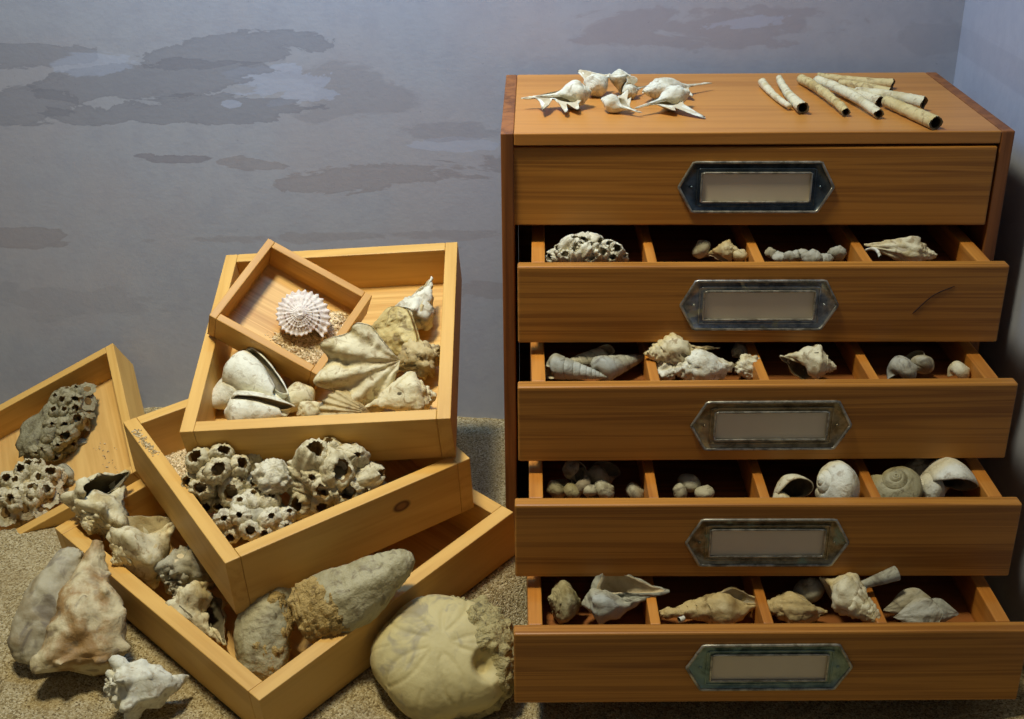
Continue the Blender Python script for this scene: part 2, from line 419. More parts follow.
def label_holder(parent, i, x0, z0, m):
    """pressed metal frame with pointed ends around a card window; origin of the drawer's front"""
    w, h, tip = 0.0625, 0.0255, 0.0140
    wx, wz = 0.0540, 0.0150
    hexa = [(-w-tip, 0), (-w, h), (w, h), (w+tip, 0), (w, -h), (-w, -h)]
    win = [(-wx, wz), (wx, wz), (wx, -wz), (-wx, -wz)]
    b = MB()
    V = [(x0+x, -0.0012, z0+z) for x, z in hexa] + [(x0+x, -0.0016, z0+z) for x, z in win]
    V += [(x0+x, 0.0004, z0+z) for x, z in hexa] + [(x0+x, 0.0004, z0+z) for x, z in win]
    f = [(1, 2, 7, 6), (9, 8, 4, 5), (0, 1, 6), (0, 6, 9), (0, 9, 5), (3, 7, 2), (3, 8, 7), (3, 4, 8)]
    b.add(V, f + [tuple(q+10 for q in g)[::-1] for g in f] + [(q, (q+1) % 6, (q+1) % 6+10, q+10) for q in range(6)])
    def loop(P, r, dy, n=10):
        nonlocal b
        pts = []
        for q in range(len(P)):
            a, c = np.array(P[q]), np.array(P[(q+1) % len(P)])
            for u in (0.02, 0.25, 0.5, 0.75, 0.98):
                p = a+(c-a)*u; pts.append((x0+p[0], dy, z0+p[1]))
        b.tube(pts, r, 8, True)
    rim = MB(); b2 = b; b = rim
    loop(hexa, 0.0015, -0.0016); loop(win, 0.0011, -0.0024)
    rim.build('holder_rim', M_RIM, parent); b = b2
    loop([(-wx-0.004, wz+0.004), (wx+0.004, wz+0.004), (wx+0.004, -wz-0.004), (-wx-0.004, -wz-0.004)], 0.0009, -0.0016)
    lh = b.build('label_holder', m, parent)
    c = MB(); c.box((x0-wx, -0.0008, z0-wz), (x0+wx, 0.0003, z0+wz)); c.build('label_card', M_CARD, parent, False)
    for s in (-1, 1):
        q = MB(); a = np.linspace(0, 2*PI, 12, endpoint=False)
        cx = x0+s*(w+0.001)
        r1 = [(cx+0.0017*math.cos(u), -0.0013, z0+0.0017*math.sin(u)) for u in a]
        r2 = [(cx+0.0011*math.cos(u), -0.0028, z0+0.0011*math.sin(u)) for u in a]
        q.add(r1+r2, gridfaces(2, 12)+[tuple(range(12, 24))])
        q.build('screw', m, parent)

DRAWER = []
FLOS = [0.036, 0.024, 0.025, 0.035, 0.032]
for i, (yf, zt, dx, yaw) in enumerate(DR):
    FLO = FLOS[i]
    d = bpy.data.objects.new('drawer', None); COL.objects.link(d); d.parent = cab
    cxm = (CX0+CX1)/2 + dx + (0.0018 if i else 0.0)
    off = np.array(cab.location)
    yaw_a = math.atan2(2*yaw, DW)
    d.location = (cxm-off[0], yf-off[1], zt-DH-off[2]); d.rotation_euler = (0, 0, yaw_a)
    d['label'] = ['closed top drawer', 'drawer with a dark scratch on its front', 'third drawer from the top', 'fourth drawer from the top', 'lowest drawer, pulled out furthest'][i]
    z = (0, 0, 0)
    hw = DW/2
    def L(name, lo, hi, mat, along='x', bw=0.0012):
        return cbox(name, lo, hi, mat, d, z, bw, along)
    L('drawer_front', (-hw, 0, 0), (hw, DT, DH), M_OAK if i < 3 else M_OAK, bw=0.0018)
    if i == 0:
        depth = CYB-0.01-yf
    else:
        depth = 0.235
    sin, st = 0.0135, 0.0135
    top = DH-0.0005
    L('drawer_side', (-hw+sin, DT+0.0002, 0.008), (-hw+sin+st, depth, top), M_OAK_EDGE, 'y')
    L('drawer_side', (hw-sin-st, DT+0.0002, 0.008), (hw-sin, depth, top), M_OAK_EDGE, 'y')
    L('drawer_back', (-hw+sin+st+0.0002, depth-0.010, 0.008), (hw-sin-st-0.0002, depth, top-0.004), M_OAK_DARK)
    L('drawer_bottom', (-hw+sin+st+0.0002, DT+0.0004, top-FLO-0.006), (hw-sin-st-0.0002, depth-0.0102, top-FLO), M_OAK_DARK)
    inner = 2*(hw-sin-st)
    for q in (1, 2, 3):
        x = -inner/2 + inner*q/4
        L('divider', (x-0.0048, DT+0.0004, top-FLO+0.0002), (x+0.0048, depth-0.0104, top-0.0006), M_OAK_EDGE, 'y')
    lx = [0.0050, -0.0010, 0.0060, 0.0020, 0.0000][i]; lz = [0.0405, 0.0410, 0.0390, 0.0400, 0.0420][i]
    label_holder(d, i, lx, lz, METALS[i])
    if i == 1:
        b = MB(); pts = catmull([(0.150, 0, 0.031), (0.160, 0, 0.043), (0.170, 0, 0.052), (0.187, 0, 0.060)], 14, False)
        b.tube(pts, np.array([0.0003]+[0.0007]*12+[0.0003]), 6); b.build('scratch', M_DARK, d)
    nrm = np.array([0, 0, 1.0])
    DRAWER.append((np.array([cxm, yf, zt-0.0005-FLO]), nrm))
CAB_TOP = (np.array([0, 0, CZT]), np.array([0, 0, 1.0]))

# ------------------------------------------------------------------ lights of the display case
def area(name, loc, target, size, power, col, sy=None, spread=180):
    l = bpy.data.lights.new(name, 'AREA'); l.energy = power; l.color = col; l.size = size
    l.spread = math.radians(spread)
    if sy: l.shape = 'RECTANGLE'; l.size_y = sy
    o = bpy.data.objects.new(name, l); COL.objects.link(o); o.location = loc
    o.rotation_euler = (Vector(target)-Vector(loc)).to_track_quat('-Z', 'Y').to_euler()
    return o
area('ceiling_lamp', (-0.42, 0.95, 2.05), (-0.22, 1.28, 0.2), 0.26, 6.7, (1.0, 0.94, 0.745), None, 75)
area('cool_lamp', (-0.20, 1.25, 1.20), (-0.17, 1.48, 0.60), 0.5, 5.6, (0.13, 0.40, 1.0), 0.08)
w = bpy.data.worlds.new('world'); SC.world = w; w.use_nodes = True
w.node_tree.nodes['Background'].inputs[0].default_value = (0.9, 0.92, 1.0, 1); w.node_tree.nodes['Background'].inputs[1].default_value = 0.095
SC.view_settings.view_transform = 'Standard'; SC.view_settings.look = 'None'
SC.view_settings.exposure = 0.0; SC.view_settings.gamma = 1.0; SC.view_settings.use_curve_mapping = False
# ------------------------------------------------------------------ shell geometry
def profile(kind, W, zsh, body, **k):
    s = 1/W
    if kind == 'conch':      # shouldered whorl narrowing into a canal
        fl = k.get('waist', 1.0)
        P = [(s*.93, zsh*s), (s+(1-s)*.62, zsh*s+(zsh-zsh*s)*.5), (1, zsh), (.97*fl, zsh+.2*body), (.80*fl, zsh+.42*body), (.46*fl, zsh+.68*body),
             (.24, zsh+.88*body), (.13, zsh+body), (.03, zsh+.97*body), (.06, zsh+.7*body), (.14, zsh+.35*body), (s*.45, zsh*.95)]
    elif kind == 'spindle':  # rounded whorls, long thin canal
        P = [(s*.93, zsh*s), (s+(1-s)*.7, zsh*s+(zsh-zsh*s)*.4), (1, zsh), (.96, zsh+.14*body), (.72, zsh+.28*body), (.34, zsh+.44*body),
             (.14, zsh+.65*body), (.07, zsh+body), (.02, zsh+.98*body), (.03, zsh+.6*body), (.10, zsh+.25*body), (s*.45, zsh*.95)]
    elif kind == 'turret':
        P = [(s*.96, zsh*s*.99), (s+(1-s)*.75, zsh*s+(zsh-zsh*s)*.33), (1, zsh*s+(zsh-zsh*s)*.72), (.97, zsh), (.66, zsh+.25), (.25, zsh+.28), (.06, zsh), (.2, zsh*s*1.03)]
    elif kind == 'cone':
        P = [(s*.98, zsh*s), (s+(1-s)*.6, zsh*s+(zsh-zsh*s)*.45), (1, zsh*1.12), (.95, zsh+.25*body), (.80, zsh+.5*body), (.56, zsh+.78*body), (.30, zsh+body), (.16, zsh+body*1.0),
             (.08, zsh+.8*body), (.35, zsh+.4*body), (s*.75, zsh*1.05)]
    elif kind == 'moon':
        P = [(s*.86, zsh*s*.85), (.75, zsh*.62), (1, zsh*1.05), (.97, zsh*1.55), (.70, zsh*2.05), (.30, zsh*2.15), (.06, zsh*1.75), (.12, zsh*1.0)]
    elif kind == 'turban':
        P = [(s*.95, zsh*s), (s+(1-s)*.65, zsh*s+(zsh-zsh*s)*.42), (1, zsh), (.98, zsh+.3*body), (.72, zsh+.75*body), (.35, zsh+body), (.08, zsh+.8*body), (.15, zsh+.1*body)]
    return P

def helico(kind='conch', turns=5, W=1.5, zsh=1.0, body=2.0, nth=36, ns=36, knobs=(), axial=None, cords=None, wing=(), wang=35,
           flare=0.0, rough=(14, 0.02), thick=0.10, seed=0, fat=1.0, inner_turn=0.55, **k):
    """returns outer grid, inner grid; axis +Z to the apex, length 1, aperture towards -Y with the lip on +X"""
    c = catmull(profile(kind, W, zsh, body, **k), ns)
    cc = np.array([c[:, 0].mean(), c[:, 1].mean()])
    tan = np.roll(c, -1, 0)-np.roll(c, 1, 0); nr = np.stack([tan[:, 1], -tan[:, 0]], 1)
    nr /= np.linalg.norm(nr, axis=1, keepdims=True)+1e-9
    if (nr*(c-cc)).sum() < 0: nr = -nr
    s = np.arange(ns)/ns
    th = np.linspace(-turns*2*PI, 0, int(turns*nth)+1)
    def surf(th, cv, nrm, on=1.0):
        E = W**(th/(2*PI))
        d = np.zeros((len(th), ns))
        for (s0, sw, n, amp, pw) in knobs:
            g = np.exp(-(((s-s0+.5) % 1-.5)/sw)**2)
            q = np.clip(np.cos(n*th+0.6), 0, 1)**pw if pw > 0 else np.ones_like(th)
            d += amp*q[:, None]*g[None]
        body_s = np.exp(-(((s-.30+.5) % 1-.5)/.26)**4)
        if axial: d += axial[1]*(np.cos(axial[0]*th)[:, None]*body_s[None])
        if cords: d += cords[1]*(np.cos(cords[0]*2*PI*s)*body_s)[None]
        d *= on
        fl = 1+flare*np.clip((th+1.2)/1.2, 0, 1)[:, None]**2*body_s[None]
        r = (cv[None, :, 0]*fl + nrm[None, :, 0]*d)*E[:, None]
        z = (cv[None, :, 1] + nrm[None, :, 1]*d)*E[:, None]
        return np.stack([r*np.cos(th)[:, None], -r*np.sin(th)[:, None], -z], -1)
    G = surf(th, c, nr)
    ci = cc + (c-cc)*(1-thick) - nr*0.015
    ti = np.linspace(0, -inner_turn*2*PI, max(6, int(inner_turn*nth)))
    Gi = surf(ti, ci, nr, 0.35)
    w0 = 0.5*(np.ptp(G[..., 0])+np.ptp(G[..., 1])); z0 = np.ptp(G[..., 2])
    if len(wing):
        Lw = np.zeros(ns)
        for (s0, sw, l) in wing: Lw = np.maximum(Lw, l*np.exp(-(((s-s0+.5) % 1-.5)/sw)**2))
        e0 = G[-1]; ei = Gi[0]
        a = math.radians(wang); dirv = np.array([math.sin(a), -math.cos(a), 0.0])
        rows, rin = [], []
        cz = np.array([0, 0, -cc[1]])
        for q in range(1, 7):
            t = q/6
            spread = (e0-np.array([cc[0], 0, -cc[1]])); spread[:, 1] = 0
            off = dirv[None]*(Lw*t)[:, None] + np.array([[0.35, 0, 0]])*(Lw*t*t)[:, None] + spread*(Lw*t*0.35)[:, None]
            rows.append(e0+off); 
            w = min(1, 1.15-t)
            rin.append(ei*(1-t*.55)+e0*(t*.55)+off*0.985)
        G = np.concatenate([G, np.array(rows)], 0); Gi = np.concatenate([np.array(rin)[::-1], Gi], 0)
    G = np.concatenate([G, G[-1:]*0.4+Gi[:1]*0.6], 0)      # rounded lip
    z = G[..., 2]; L = z.max()-z.min(); mid = (z.max()+z.min())/2
    for g in (G, Gi):
        g[..., 2] -= mid; g /= L; g[..., :2] *= fat
    w0 = w0/L*fat
    if rough:
        nG = gridnormals(G); nG /= np.linalg.norm(nG, axis=-1, keepdims=True)+1e-9
        G = G + nG*(fbm(G, rough[0], 4, seed)*rough[1])[..., None]
    Gi = np.concatenate([G[-1:], Gi], 0)
    return G, Gi, w0

def shell_mesh(G): 
    n, m = G.shape[:2]
    V = list(G.reshape(-1, 3)); f = gridfaces(n, m)
    V.append(G[0].mean(0)); k = len(V)-1
    f += [(k, (j+1) % m, j) for j in range(m)]
    return np.array(V), f
def inner_mesh(Gi):
    n, m = Gi.shape[:2]
    V = list(Gi.reshape(-1, 3)); f = gridfaces(n, m)
    V.append(Gi[-1].mean(0)); k = len(V)-1
    f += [((n-1)*m+j, (n-1)*m+(j+1) % m, k) for j in range(m)]
    return np.array(V), f

def basis(plane):
    n = plane[1]; e1 = RIGHT - n*np.dot(RIGHT, n); e1 /= np.linalg.norm(e1)
    return e1, np.cross(n, e1), n

def settle(V, Rm, c, plane, lift):
    """slide the object along the line of sight until its lowest point rests lift above the plane"""
    o, n = plane
    dmin = ((V@Rm.T + c - o)@n).min()
    d = c-CAM; dist = np.linalg.norm(d); d /= dist
    s = (dmin-lift)/(-np.dot(d, n))
    return c + d*s, (dist+s)/dist

def orient(a, u):
    a = a/np.linalg.norm(a); u = u-a*np.dot(u, a); u /= np.linalg.norm(u)
    Y = -u; X = np.cross(Y, a)
    return np.stack([X, Y, a], 1)

def place_mesh(name, parts, plane, A, T, roll, lift, label, cat, group, wpx=None, w0=None):
    """parts: [(name, V, F, mat)], first is the thing itself; A, T: apex and tail as (px, py, height)"""
    Aw = hit(A[0], A[1], plane, A[2]) if isinstance(A, tuple) else A
    Tw = hit(T[0], T[1], plane, T[2]) if isinstance(T, tuple) else T
    ax = Aw-Tw; L = np.linalg.norm(ax); ax /= L; c = (Aw+Tw)/2
    v = CAM-c; v /= np.linalg.norm(v); v = v-ax*np.dot(v, ax); v /= np.linalg.norm(v)
    a = math.radians(roll); u = v*math.cos(a)+np.cross(ax, v)*math.sin(a)
    R = orient(ax, u)
    if wpx is not None:                                   # true width of the thing, from its size in view
        q = wpx/F*np.dot(c-CAM, FWD)/L/w0
        parts = [(nm, V*np.array([q, q, 1.0]), Fc, mt) for nm, V, Fc, mt in parts]
    for it in range(2):
        sc = L
        if lift is not None:
            c2, q = settle(parts[0][1]*sc, R, c, plane, lift); L = L*q; c = c2
    root = None
    for nm, V, Fc, mat in parts:
        o = mk(nm, V*L, Fc, mat, root)
        if root is None:
            root = o; o.matrix_world = Matrix(np.vstack([np.hstack([R, c[:, None]]), [0, 0, 0, 1]]).tolist())
            tag(o, label, cat, group)
    return root

def shell(name, label, plane, A, T, roll, mat, inner=None, lift=-0.0008, cat='shell', group=None, wpx=None, **k):
    G, Gi, w0 = helico(**k)
    V, f = shell_mesh(G); parts = [(name, V, f, mat)]
    if inner is not None:
        Vi, fi = inner_mesh(Gi); parts.append(('aperture', Vi, fi, inner))
    return place_mesh(name, parts, plane, A, T, roll, lift, label, cat, group, wpx, w0)

def snail(name, label, plane, at, wpx, ang, k, roll, mat, inner=None, lift=-0.0008, group=None, h=None, **geo):
    """a shell given by its middle, its width, the direction its apex points in (degrees in view, and how far toward the viewer)"""
    g2 = dict(MOON); g2.update(geo)
    G, Gi, w0 = helico(**g2)
    c = hit(at[0], at[1], plane, 0.02 if h is None else h); d = np.dot(c-CAM, FWD); L = wpx/F*d/w0
    a = math.radians(ang); tc = (CAM-c)/np.linalg.norm(CAM-c)
    ax = (RIGHT*math.cos(a)+UP*math.sin(a))*math.sqrt(max(0, 1-k*k))+tc*k
    V, f = shell_mesh(G); parts = [(name, V, f, mat)]
    if inner is not None:
        Vi, fi = inner_mesh(Gi); parts.append(('aperture', Vi, fi, inner))
    return place_mesh(name, parts, plane, c+ax*L/2, c-ax*L/2, roll, lift, label, 'shell', group)

# ---- tusk shell: tapering curved tube, hollow at the wide end
def tusk(name, label, plane, A, T, w0, w1, bend, mat, inner, roll=0, group=None, lift=-0.0004):
    n, m = 30, 24
    Aw, Tw = hit(*A[:2], plane, A[2]), hit(*T[:2], plane, T[2]); L_ = np.linalg.norm(Aw-Tw); q_ = np.dot((Aw+Tw)/2-CAM, FWD)/F/L_
    w0, w1 = w0*q_/2, w1*q_/2
    t = np.linspace(0, 1, n); a = np.arange(m)/m*2*PI
    r = w0*(1-t)+w1*t                                     # radius / length, t=0 wide end
    ribs = 1+0.035*np.cos(12*a)[None]
    def tube(rr, tt, rb=ribs):
        x = bend*(4*tt*(1-tt))
        G = np.zeros((len(tt), m, 3))
        G[..., 0] = x[:, None]+rr[:, None]*np.cos(a)*rb; G[..., 1] = rr[:, None]*np.sin(a)*rb; G[..., 2] = (tt-.5)[:, None]
        return G
    G = tube(r, t); G[0] += np.array([0, 0, 1])*(0.012*np.cos(3*a))[:, None]
    G = G+gridnormals(G)*(fbm(G, 22, 3, int(A[0])) * 0.004)[..., None]
    Gi = np.concatenate([G[:1], tube(r[:10]*0.74, t[:10], 1.0)], 0)
    V = list(G.reshape(-1, 3)); f = gridfaces(n, m); V.append(G[-1].mean(0)+np.array([0, 0, .004]))
    f += [((n-1)*m+j, (n-1)*m+(j+1) % m, n*m) for j in range(m)]
    Vi, fi = inner_mesh(Gi)
    return place_mesh(name, [(name, np.array(V), f, mat), ('hollow_end', Vi, fi, inner)], plane, A, T, roll, lift, label, 'tusk shell', group)

# ---- ribbed valve: a fan of radial ribs, thick and domed
def valve(name, label, plane, A, T, roll, mat, nrib=9, amp=0.05, dome=0.32, half=58, mat2=None, group=None, cat='shell', lift=-0.0008, seed=0, rough=0.012, thick=0.05, conc=0.0):
    nu, nt = 72, 34
    u = np.linspace(-1, 1, nu); t = np.linspace(0.0, 1, nt)
    ang = u*math.radians(half)
    rad = (np.cos(u*PI*0.36)**0.6)*(1+amp*0.9*np.cos(nrib*PI*u))
    G = np.zeros((nt, nu, 3))
    tt = t[:, None]
    d = dome*(np.sin(np.clip(tt, 0, 1)*PI*0.62+0.05)-0.05)*(np.cos(u*PI/2.15)**0.7)[None]
    rib = amp*np.cos(nrib*PI*u)[None]*tt**0.7*(1-0.55*abs(u))[None]
    G[..., 0] = tt*rad[None]*np.sin(ang)[None]; G[..., 2] = 0.5-tt*rad[None]*np.cos(ang)[None]
    G[..., 1] = -(d+rib+conc*np.cos(26*tt)*tt)
    G[..., 1] += 0.18*np.clip(0.18-tt, 0, 1)*2
    G = G + (fbm(G, 9, 4, seed)*rough)[..., None]*np.array([.4, 1, .4])
    Gb = G.copy(); Gb[..., 1] += thick*np.minimum(1, tt*2.2)[..., 0][:, None]*(1-0.6*(abs(u)**3))[None]
    V = np.concatenate([G.reshape(-1, 3), Gb.reshape(-1, 3)]); N = nt*nu
    f = gridfaces(nt, nu, False) + [tuple(q[::-1]) for q in gridfaces(nt, nu, False, N)]
    rim = [(i*nu) for i in range(nt)] + [((nt-1)*nu+j) for j in range(1, nu)] + [(i*nu+nu-1) for i in range(nt-2, -1, -1)]
    f += [(rim[q], rim[q]+N, rim[q+1]+N, rim[q+1]) for q in range(len(rim)-1)]
    return place_mesh(name, [(name, V, f, mat)], plane, A, T, roll, lift, label, cat, group)

# ---- lumpy closed body (rocks, mussel fossils): lofted outline with noise
def lump_grid(outline, n=56, m=48, flat=0.55, seed=0, rough=(6, .05), bendy=0.0, ridge=0.0):
    """outline: (t, half width, half height, sideways offset) along Z from 1 (apex) to 0"""
    C = catmull(outline, n, False)
    a = np.arange(m)/m*2*PI
    G = np.zeros((n, m, 3))
    ca, sa = np.cos(a), np.sin(a)
    pw = 0.85
    G[..., 0] = C[:, 3:4] + C[:, 1:2]*(np.sign(ca)*abs(ca)**pw)[None]
    G[..., 1] = -C[:, 2:3]*(np.sign(sa)*abs(sa)**pw)[None] + bendy*(4*C[:, 0:1]*(1-C[:, 0:1]))
    G[..., 2] = C[:, 0:1]-0.5
    if ridge: G[..., 1] -= ridge*np.exp(-((ca)/.25)**2)[None]*(sa > 0)[None]*np.sin(C[:, 0:1]*PI)
    nG = gridnormals(G)
    G = G + nG*(fbm(G, rough[0], 5, seed)*rough[1])[..., None]
    return G
def capped(G):
    n, m = G.shape[:2]; V = list(G.reshape(-1, 3)); f = gridfaces(n, m)
    V += [G[0].mean(0), G[-1].mean(0)]; k = n*m
    f += [(k, (j+1) % m, j) for j in range(m)] + [((n-1)*m+j, (n-1)*m+(j+1) % m, k+1) for j in range(m)]
    return np.array(V), f

# ---- barnacle: plated cone with a deep mouth
def barnacle_geo(r1, r2, h, seed, m=36, oval=1.0, tilt=0.0, jag=1.0):
    rng = np.random.default_rng(seed)
    a = np.arange(m)/m*2*PI
    ph = rng.uniform(0, 6)
    plates = 1+0.06*np.cos(6*a+ph)+0.05*np.cos(11*a+2*ph)+rng.normal(0, .03, m)+0.10*np.cos(a*2+3*ph)
    prof = [(r1*1.02, -0.25*h), (r1, 0.0), (r1*.98+r2*.02, .22*h), (r1*.80+r2*.22, .60*h), (r1*.30+r2*.92, .90*h), (r2*1.16, 1.0*h), (r2*.94, 1.0*h)]
    inn = [(r2*.80, .90*h), (r2*.84, .6*h), (r2*.75, .25*h), (r2*.4, .12*h), (0.0005, .10*h)]
    lipw = 0.09*h*np.cos(2*a+ph)+0.06*h*np.cos(5*a-ph)+rng.normal(0, .03*h, m)
    lipw = lipw*jag
    def ring(r, z, pl=1.0, lp=0.0):
        return np.stack([r*np.cos(a)*plates**pl, r*np.sin(a)*plates**pl*oval, z+lipw*lp+tilt*r*np.cos(a)], 1)
    G = np.array([ring(r, z, 1.0, max(0, min(1, z/h))**2) for r, z in prof])
    G = G*(1+0.03*rng.normal(size=G.shape))
    Gi = np.concatenate([G[-1:], np.array([ring(r, z, .5, max(0, z/h)**2) for r, z in inn])], 0)
    return G, Gi

def cluster(name, label, plane, blob, barn, mat, bmat, imat, cat='barnacle cluster', group=None, seed=0, lift=-0.001, outline=None, rough=(5, .06), inner=True, bname='barnacle', core=0.86, wild=0.0, grow=1.0, jag=1.0):
    """blob: centre px, py, height above the plane and three half axes (right, away, up) in metres;
    barn: list of (px, py, radius in px, lean right, lean away, tallness)"""
    px, py, h, ax, ay, az = blob[:6]; rotz = blob[6] if len(blob) > 6 else 0
    e1, e2, n = basis(plane); c = hit(px, py, plane, h)
    a = math.radians(rotz); f1 = e1*math.cos(a)+e2*math.sin(a); f2 = -e1*math.sin(a)+e2*math.cos(a)
    R = np.stack([f1, f2, n], 1)
    nn, mm = 30, 40
    if outline is None:
        t = np.linspace(0.02, PI-0.02, nn); b = np.arange(mm)/mm*2*PI
        G = np.stack([np.sin(t)[:, None]*np.cos(b), np.sin(t)[:, None]*np.sin(b), np.cos(t)[:, None]+0*b[None]], -1)
        sg = np.sign(G); G = sg*abs(G)**0.9
        G = G + gridnormals(G)*(-1)*(fbm(G, rough[0]*0.4, 4, seed)*rough[1]*2.2)[..., None]
        G = G*np.array([ax, ay, az])*core
        G[..., 2] = np.maximum(G[..., 2], -h+0.0005)
    V, f = capped(G)
    root = mk(name, V, f, mat); root.matrix_world = Matrix(np.vstack([np.hstack([R, c[:, None]]), [0, 0, 0, 1]]).tolist())
    tag(root, label, cat, group)
    ocam = (CAM-c)@R; rng = np.random.default_rng(seed+200)
    for q, bb in enumerate(barn):
        bx, by, br = bb[:3]; lr, la, tall = (list(bb[3:])+[0, 0, 1.25])[:3] if len(bb) < 6 else bb[3:6]
        d = ray(bx, by)@R
        o2, d2 = ocam/np.array([ax, ay, az]), d/np.array([ax, ay, az])
        A, B, C_ = d2@d2, 2*o2@d2, o2@o2-1.0
        disc = B*B-4*A*C_
        tq = (-B-math.sqrt(disc))/(2*A) if disc > 0 else -B/(2*A)
        p = ocam+d*tq
        nrm = p/np.array([ax, ay, az])**2; nrm /= np.linalg.norm(nrm)+1e-9
        tc = ocam-p; tc /= np.linalg.norm(tc)
        up_ = nrm*0.55+tc*0.40+np.array([lr, la, 0.25]); up_ += rng.normal(0, .30*wild, 3); up_ /= np.linalg.norm(up_)
        dist = np.linalg.norm(p-ocam); r = br/F*dist
        r *= 1+wild*rng.uniform(-.15, .25); hgt = r*tall*grow*(1+wild*rng.uniform(-.2, .5))
        Gb, Gbi = barnacle_geo(r*1.12, r*(0.52 if len(bb) < 7 else bb[6]), hgt, seed*97+q, oval=0.85+0.3*((q*37 % 10)/10), jag=jag)
        X = np.cross(np.array([0.3, .5, .8]), up_); X /= np.linalg.norm(X); Y = np.cross(up_, X)
        Rb = np.stack([X, Y, up_], 1)
        p2 = p-up_*hgt*(0.62-0.12*wild)
        o = mk(bname, *(lambda g: (g.reshape(-1, 3), gridfaces(*g.shape[:2])))(Gb), bmat, root)
        o.matrix_local = Matrix(np.vstack([np.hstack([Rb, p2[:, None]]), [0, 0, 0, 1]]).tolist())
        if inner:
            Vi, fi = inner_mesh(Gbi); mk('mouth', Vi, fi, imat, o)
    return root
# ------------------------------------------------------------------ shell materials
S_WHITE = shellmat('chalk_white_shell', (226, 222, 210), (196, 186, 164), (168, 152, 120), 55)
S_CREAM = shellmat('cream_shell', (220, 208, 178), (188, 168, 122), (150, 124, 80), 45)
S_TAN = shellmat('tan_shell', (196, 176, 134), (164, 138, 92), (120, 98, 62), 40)
S_OCHRE = shellmat('ochre_shell', (206, 186, 132), (176, 150, 92), (120, 98, 58), 45)
S_GREY = shellmat('grey_shell', (178, 172, 156), (146, 136, 112), (112, 102, 82), 45)
S_GREYBLUE = shellmat('blue_grey_shell', (172, 172, 166), (140, 136, 124), (110, 102, 88), 38)
S_DARK = shellmat('dull_brown_shell', (150, 138, 118), (116, 102, 80), (90, 78, 60), 50)
S_OLIVE = shellmat('olive_grey_shell', (166, 156, 124), (138, 126, 90), (100, 88, 58), 50)
S_CONCH = shellmat('weathered_conch', (206, 190, 156), (158, 124, 80), (126, 108, 80), 26, (0.42, 0.62), bumpd=0.0012)
S_PINK = shellmat('pinkish_white_shell', (228, 216, 214), (204, 188, 184), (186, 160, 146), 70)
S_BARN = shellmat('barnacle_plates', (212, 200, 172), (176, 160, 124), (140, 122, 86), 70, bumpd=0.0009)
S_BARNW = shellmat('white_barnacle_plates', (222, 214, 196), (186, 174, 146), (146, 130, 100), 80, bumpd=0.0009)
S_BARNG = shellmat('grey_barnacle_plates', (160, 150, 122), (126, 114, 84), (108, 96, 68), 70, bumpd=0.0009)
S_ROCK = shellmat('crusted_rock', (150, 142, 116), (118, 108, 82), (96, 86, 64), 60, bumpd=0.0016)
S_MUSSEL = shellmat('mussel_stone', (176, 166, 136), (150, 138, 104), (118, 104, 74), 34, bumpd=0.0012)
S_CRUST = shellmat('yellow_sediment', (188, 158, 100), (156, 126, 70), (124, 98, 52), 70, bumpd=0.0025)
S_URCHIN = shellmat('fossil_urchin_stone', (198, 182, 134), (176, 160, 116), (150, 138, 108), 16, bumpd=0.0006)
S_MATRIX = shellmat('rough_matrix', (182, 166, 118), (152, 138, 96), (118, 108, 72), 60, bumpd=0.0025)
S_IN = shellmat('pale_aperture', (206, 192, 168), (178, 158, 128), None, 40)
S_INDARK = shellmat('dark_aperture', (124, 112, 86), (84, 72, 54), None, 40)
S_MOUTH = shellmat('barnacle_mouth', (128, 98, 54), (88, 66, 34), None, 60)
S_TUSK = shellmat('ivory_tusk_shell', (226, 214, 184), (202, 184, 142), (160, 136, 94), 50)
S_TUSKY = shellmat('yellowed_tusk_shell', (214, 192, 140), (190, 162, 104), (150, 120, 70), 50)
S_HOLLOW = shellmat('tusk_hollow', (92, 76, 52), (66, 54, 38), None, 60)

PA, PB, PC, PD, PE = (box_floor('A'), box_floor('B'), box_floor('C'), box_floor('D'), box_floor('E', 0.005))
CONCH = dict(kind='conch', turns=5, W=1.5, zsh=0.95, body=2.0, knobs=((0.17, 0.07, 8, 0.20, 3),), rough=(9, 0.03), thick=0.12)
SPIND = dict(kind='spindle', turns=6, W=1.38, zsh=1.55, body=2.6, knobs=((0.17, 0.06, 11, 0.10, 2),), nth=30, ns=40, rough=(12, 0.012), thick=0.16)
CONE = dict(kind='cone', turns=6, W=1.30, zsh=0.48, body=1.9, rough=(7, 0.010), thick=0.12)
MOON = dict(kind='moon', turns=4, W=2.0, zsh=0.72, rough=(6, 0.012), thick=0.08, nth=40)
TURR = dict(kind='turret', turns=10, W=1.2, zsh=4.6, rough=(16, 0.006), thick=0.12, nth=26, ns=20)

# ------------------------------------------------------------------ on the cabinet: winged shells and tusk shells
g = 'white winged shells on the cabinet top'
def wing(label, A, T, roll, wpx, w, wang=72, mat=S_WHITE, **k):
    p = dict(SPIND); p.update(k)
    shell('winged_shell', label, CAB_TOP, A, T, roll, mat, S_IN, cat='shell', group=g, wing=w, wang=wang, wpx=wpx, **p)
wing('white winged shell nearest the cabinet front left, long thin spine pointing left', (592, 92, .014), (521, 98, .010), -55, 30,
     ((0.22, .04, 0.7), (0.34, .03, 1.5), (0.47, .028, 1.7)), body=4.2)
wing('rounded white shell leaning against the upright flared shell at the cabinet back', (588, 90, .012), (611, 74, .022), 50, 26,
     ((0.34, .08, .9),), kind='conch', zsh=0.8, body=1.5, knobs=())
wing('upright white shell with a broad flaring lip, middle of the back cluster', (619, 69, .032), (620, 96, .003), -20, 22,
     ((0.25, .10, .5), (0.42, .06, .5)), kind='conch', zsh=0.8, body=1.7)
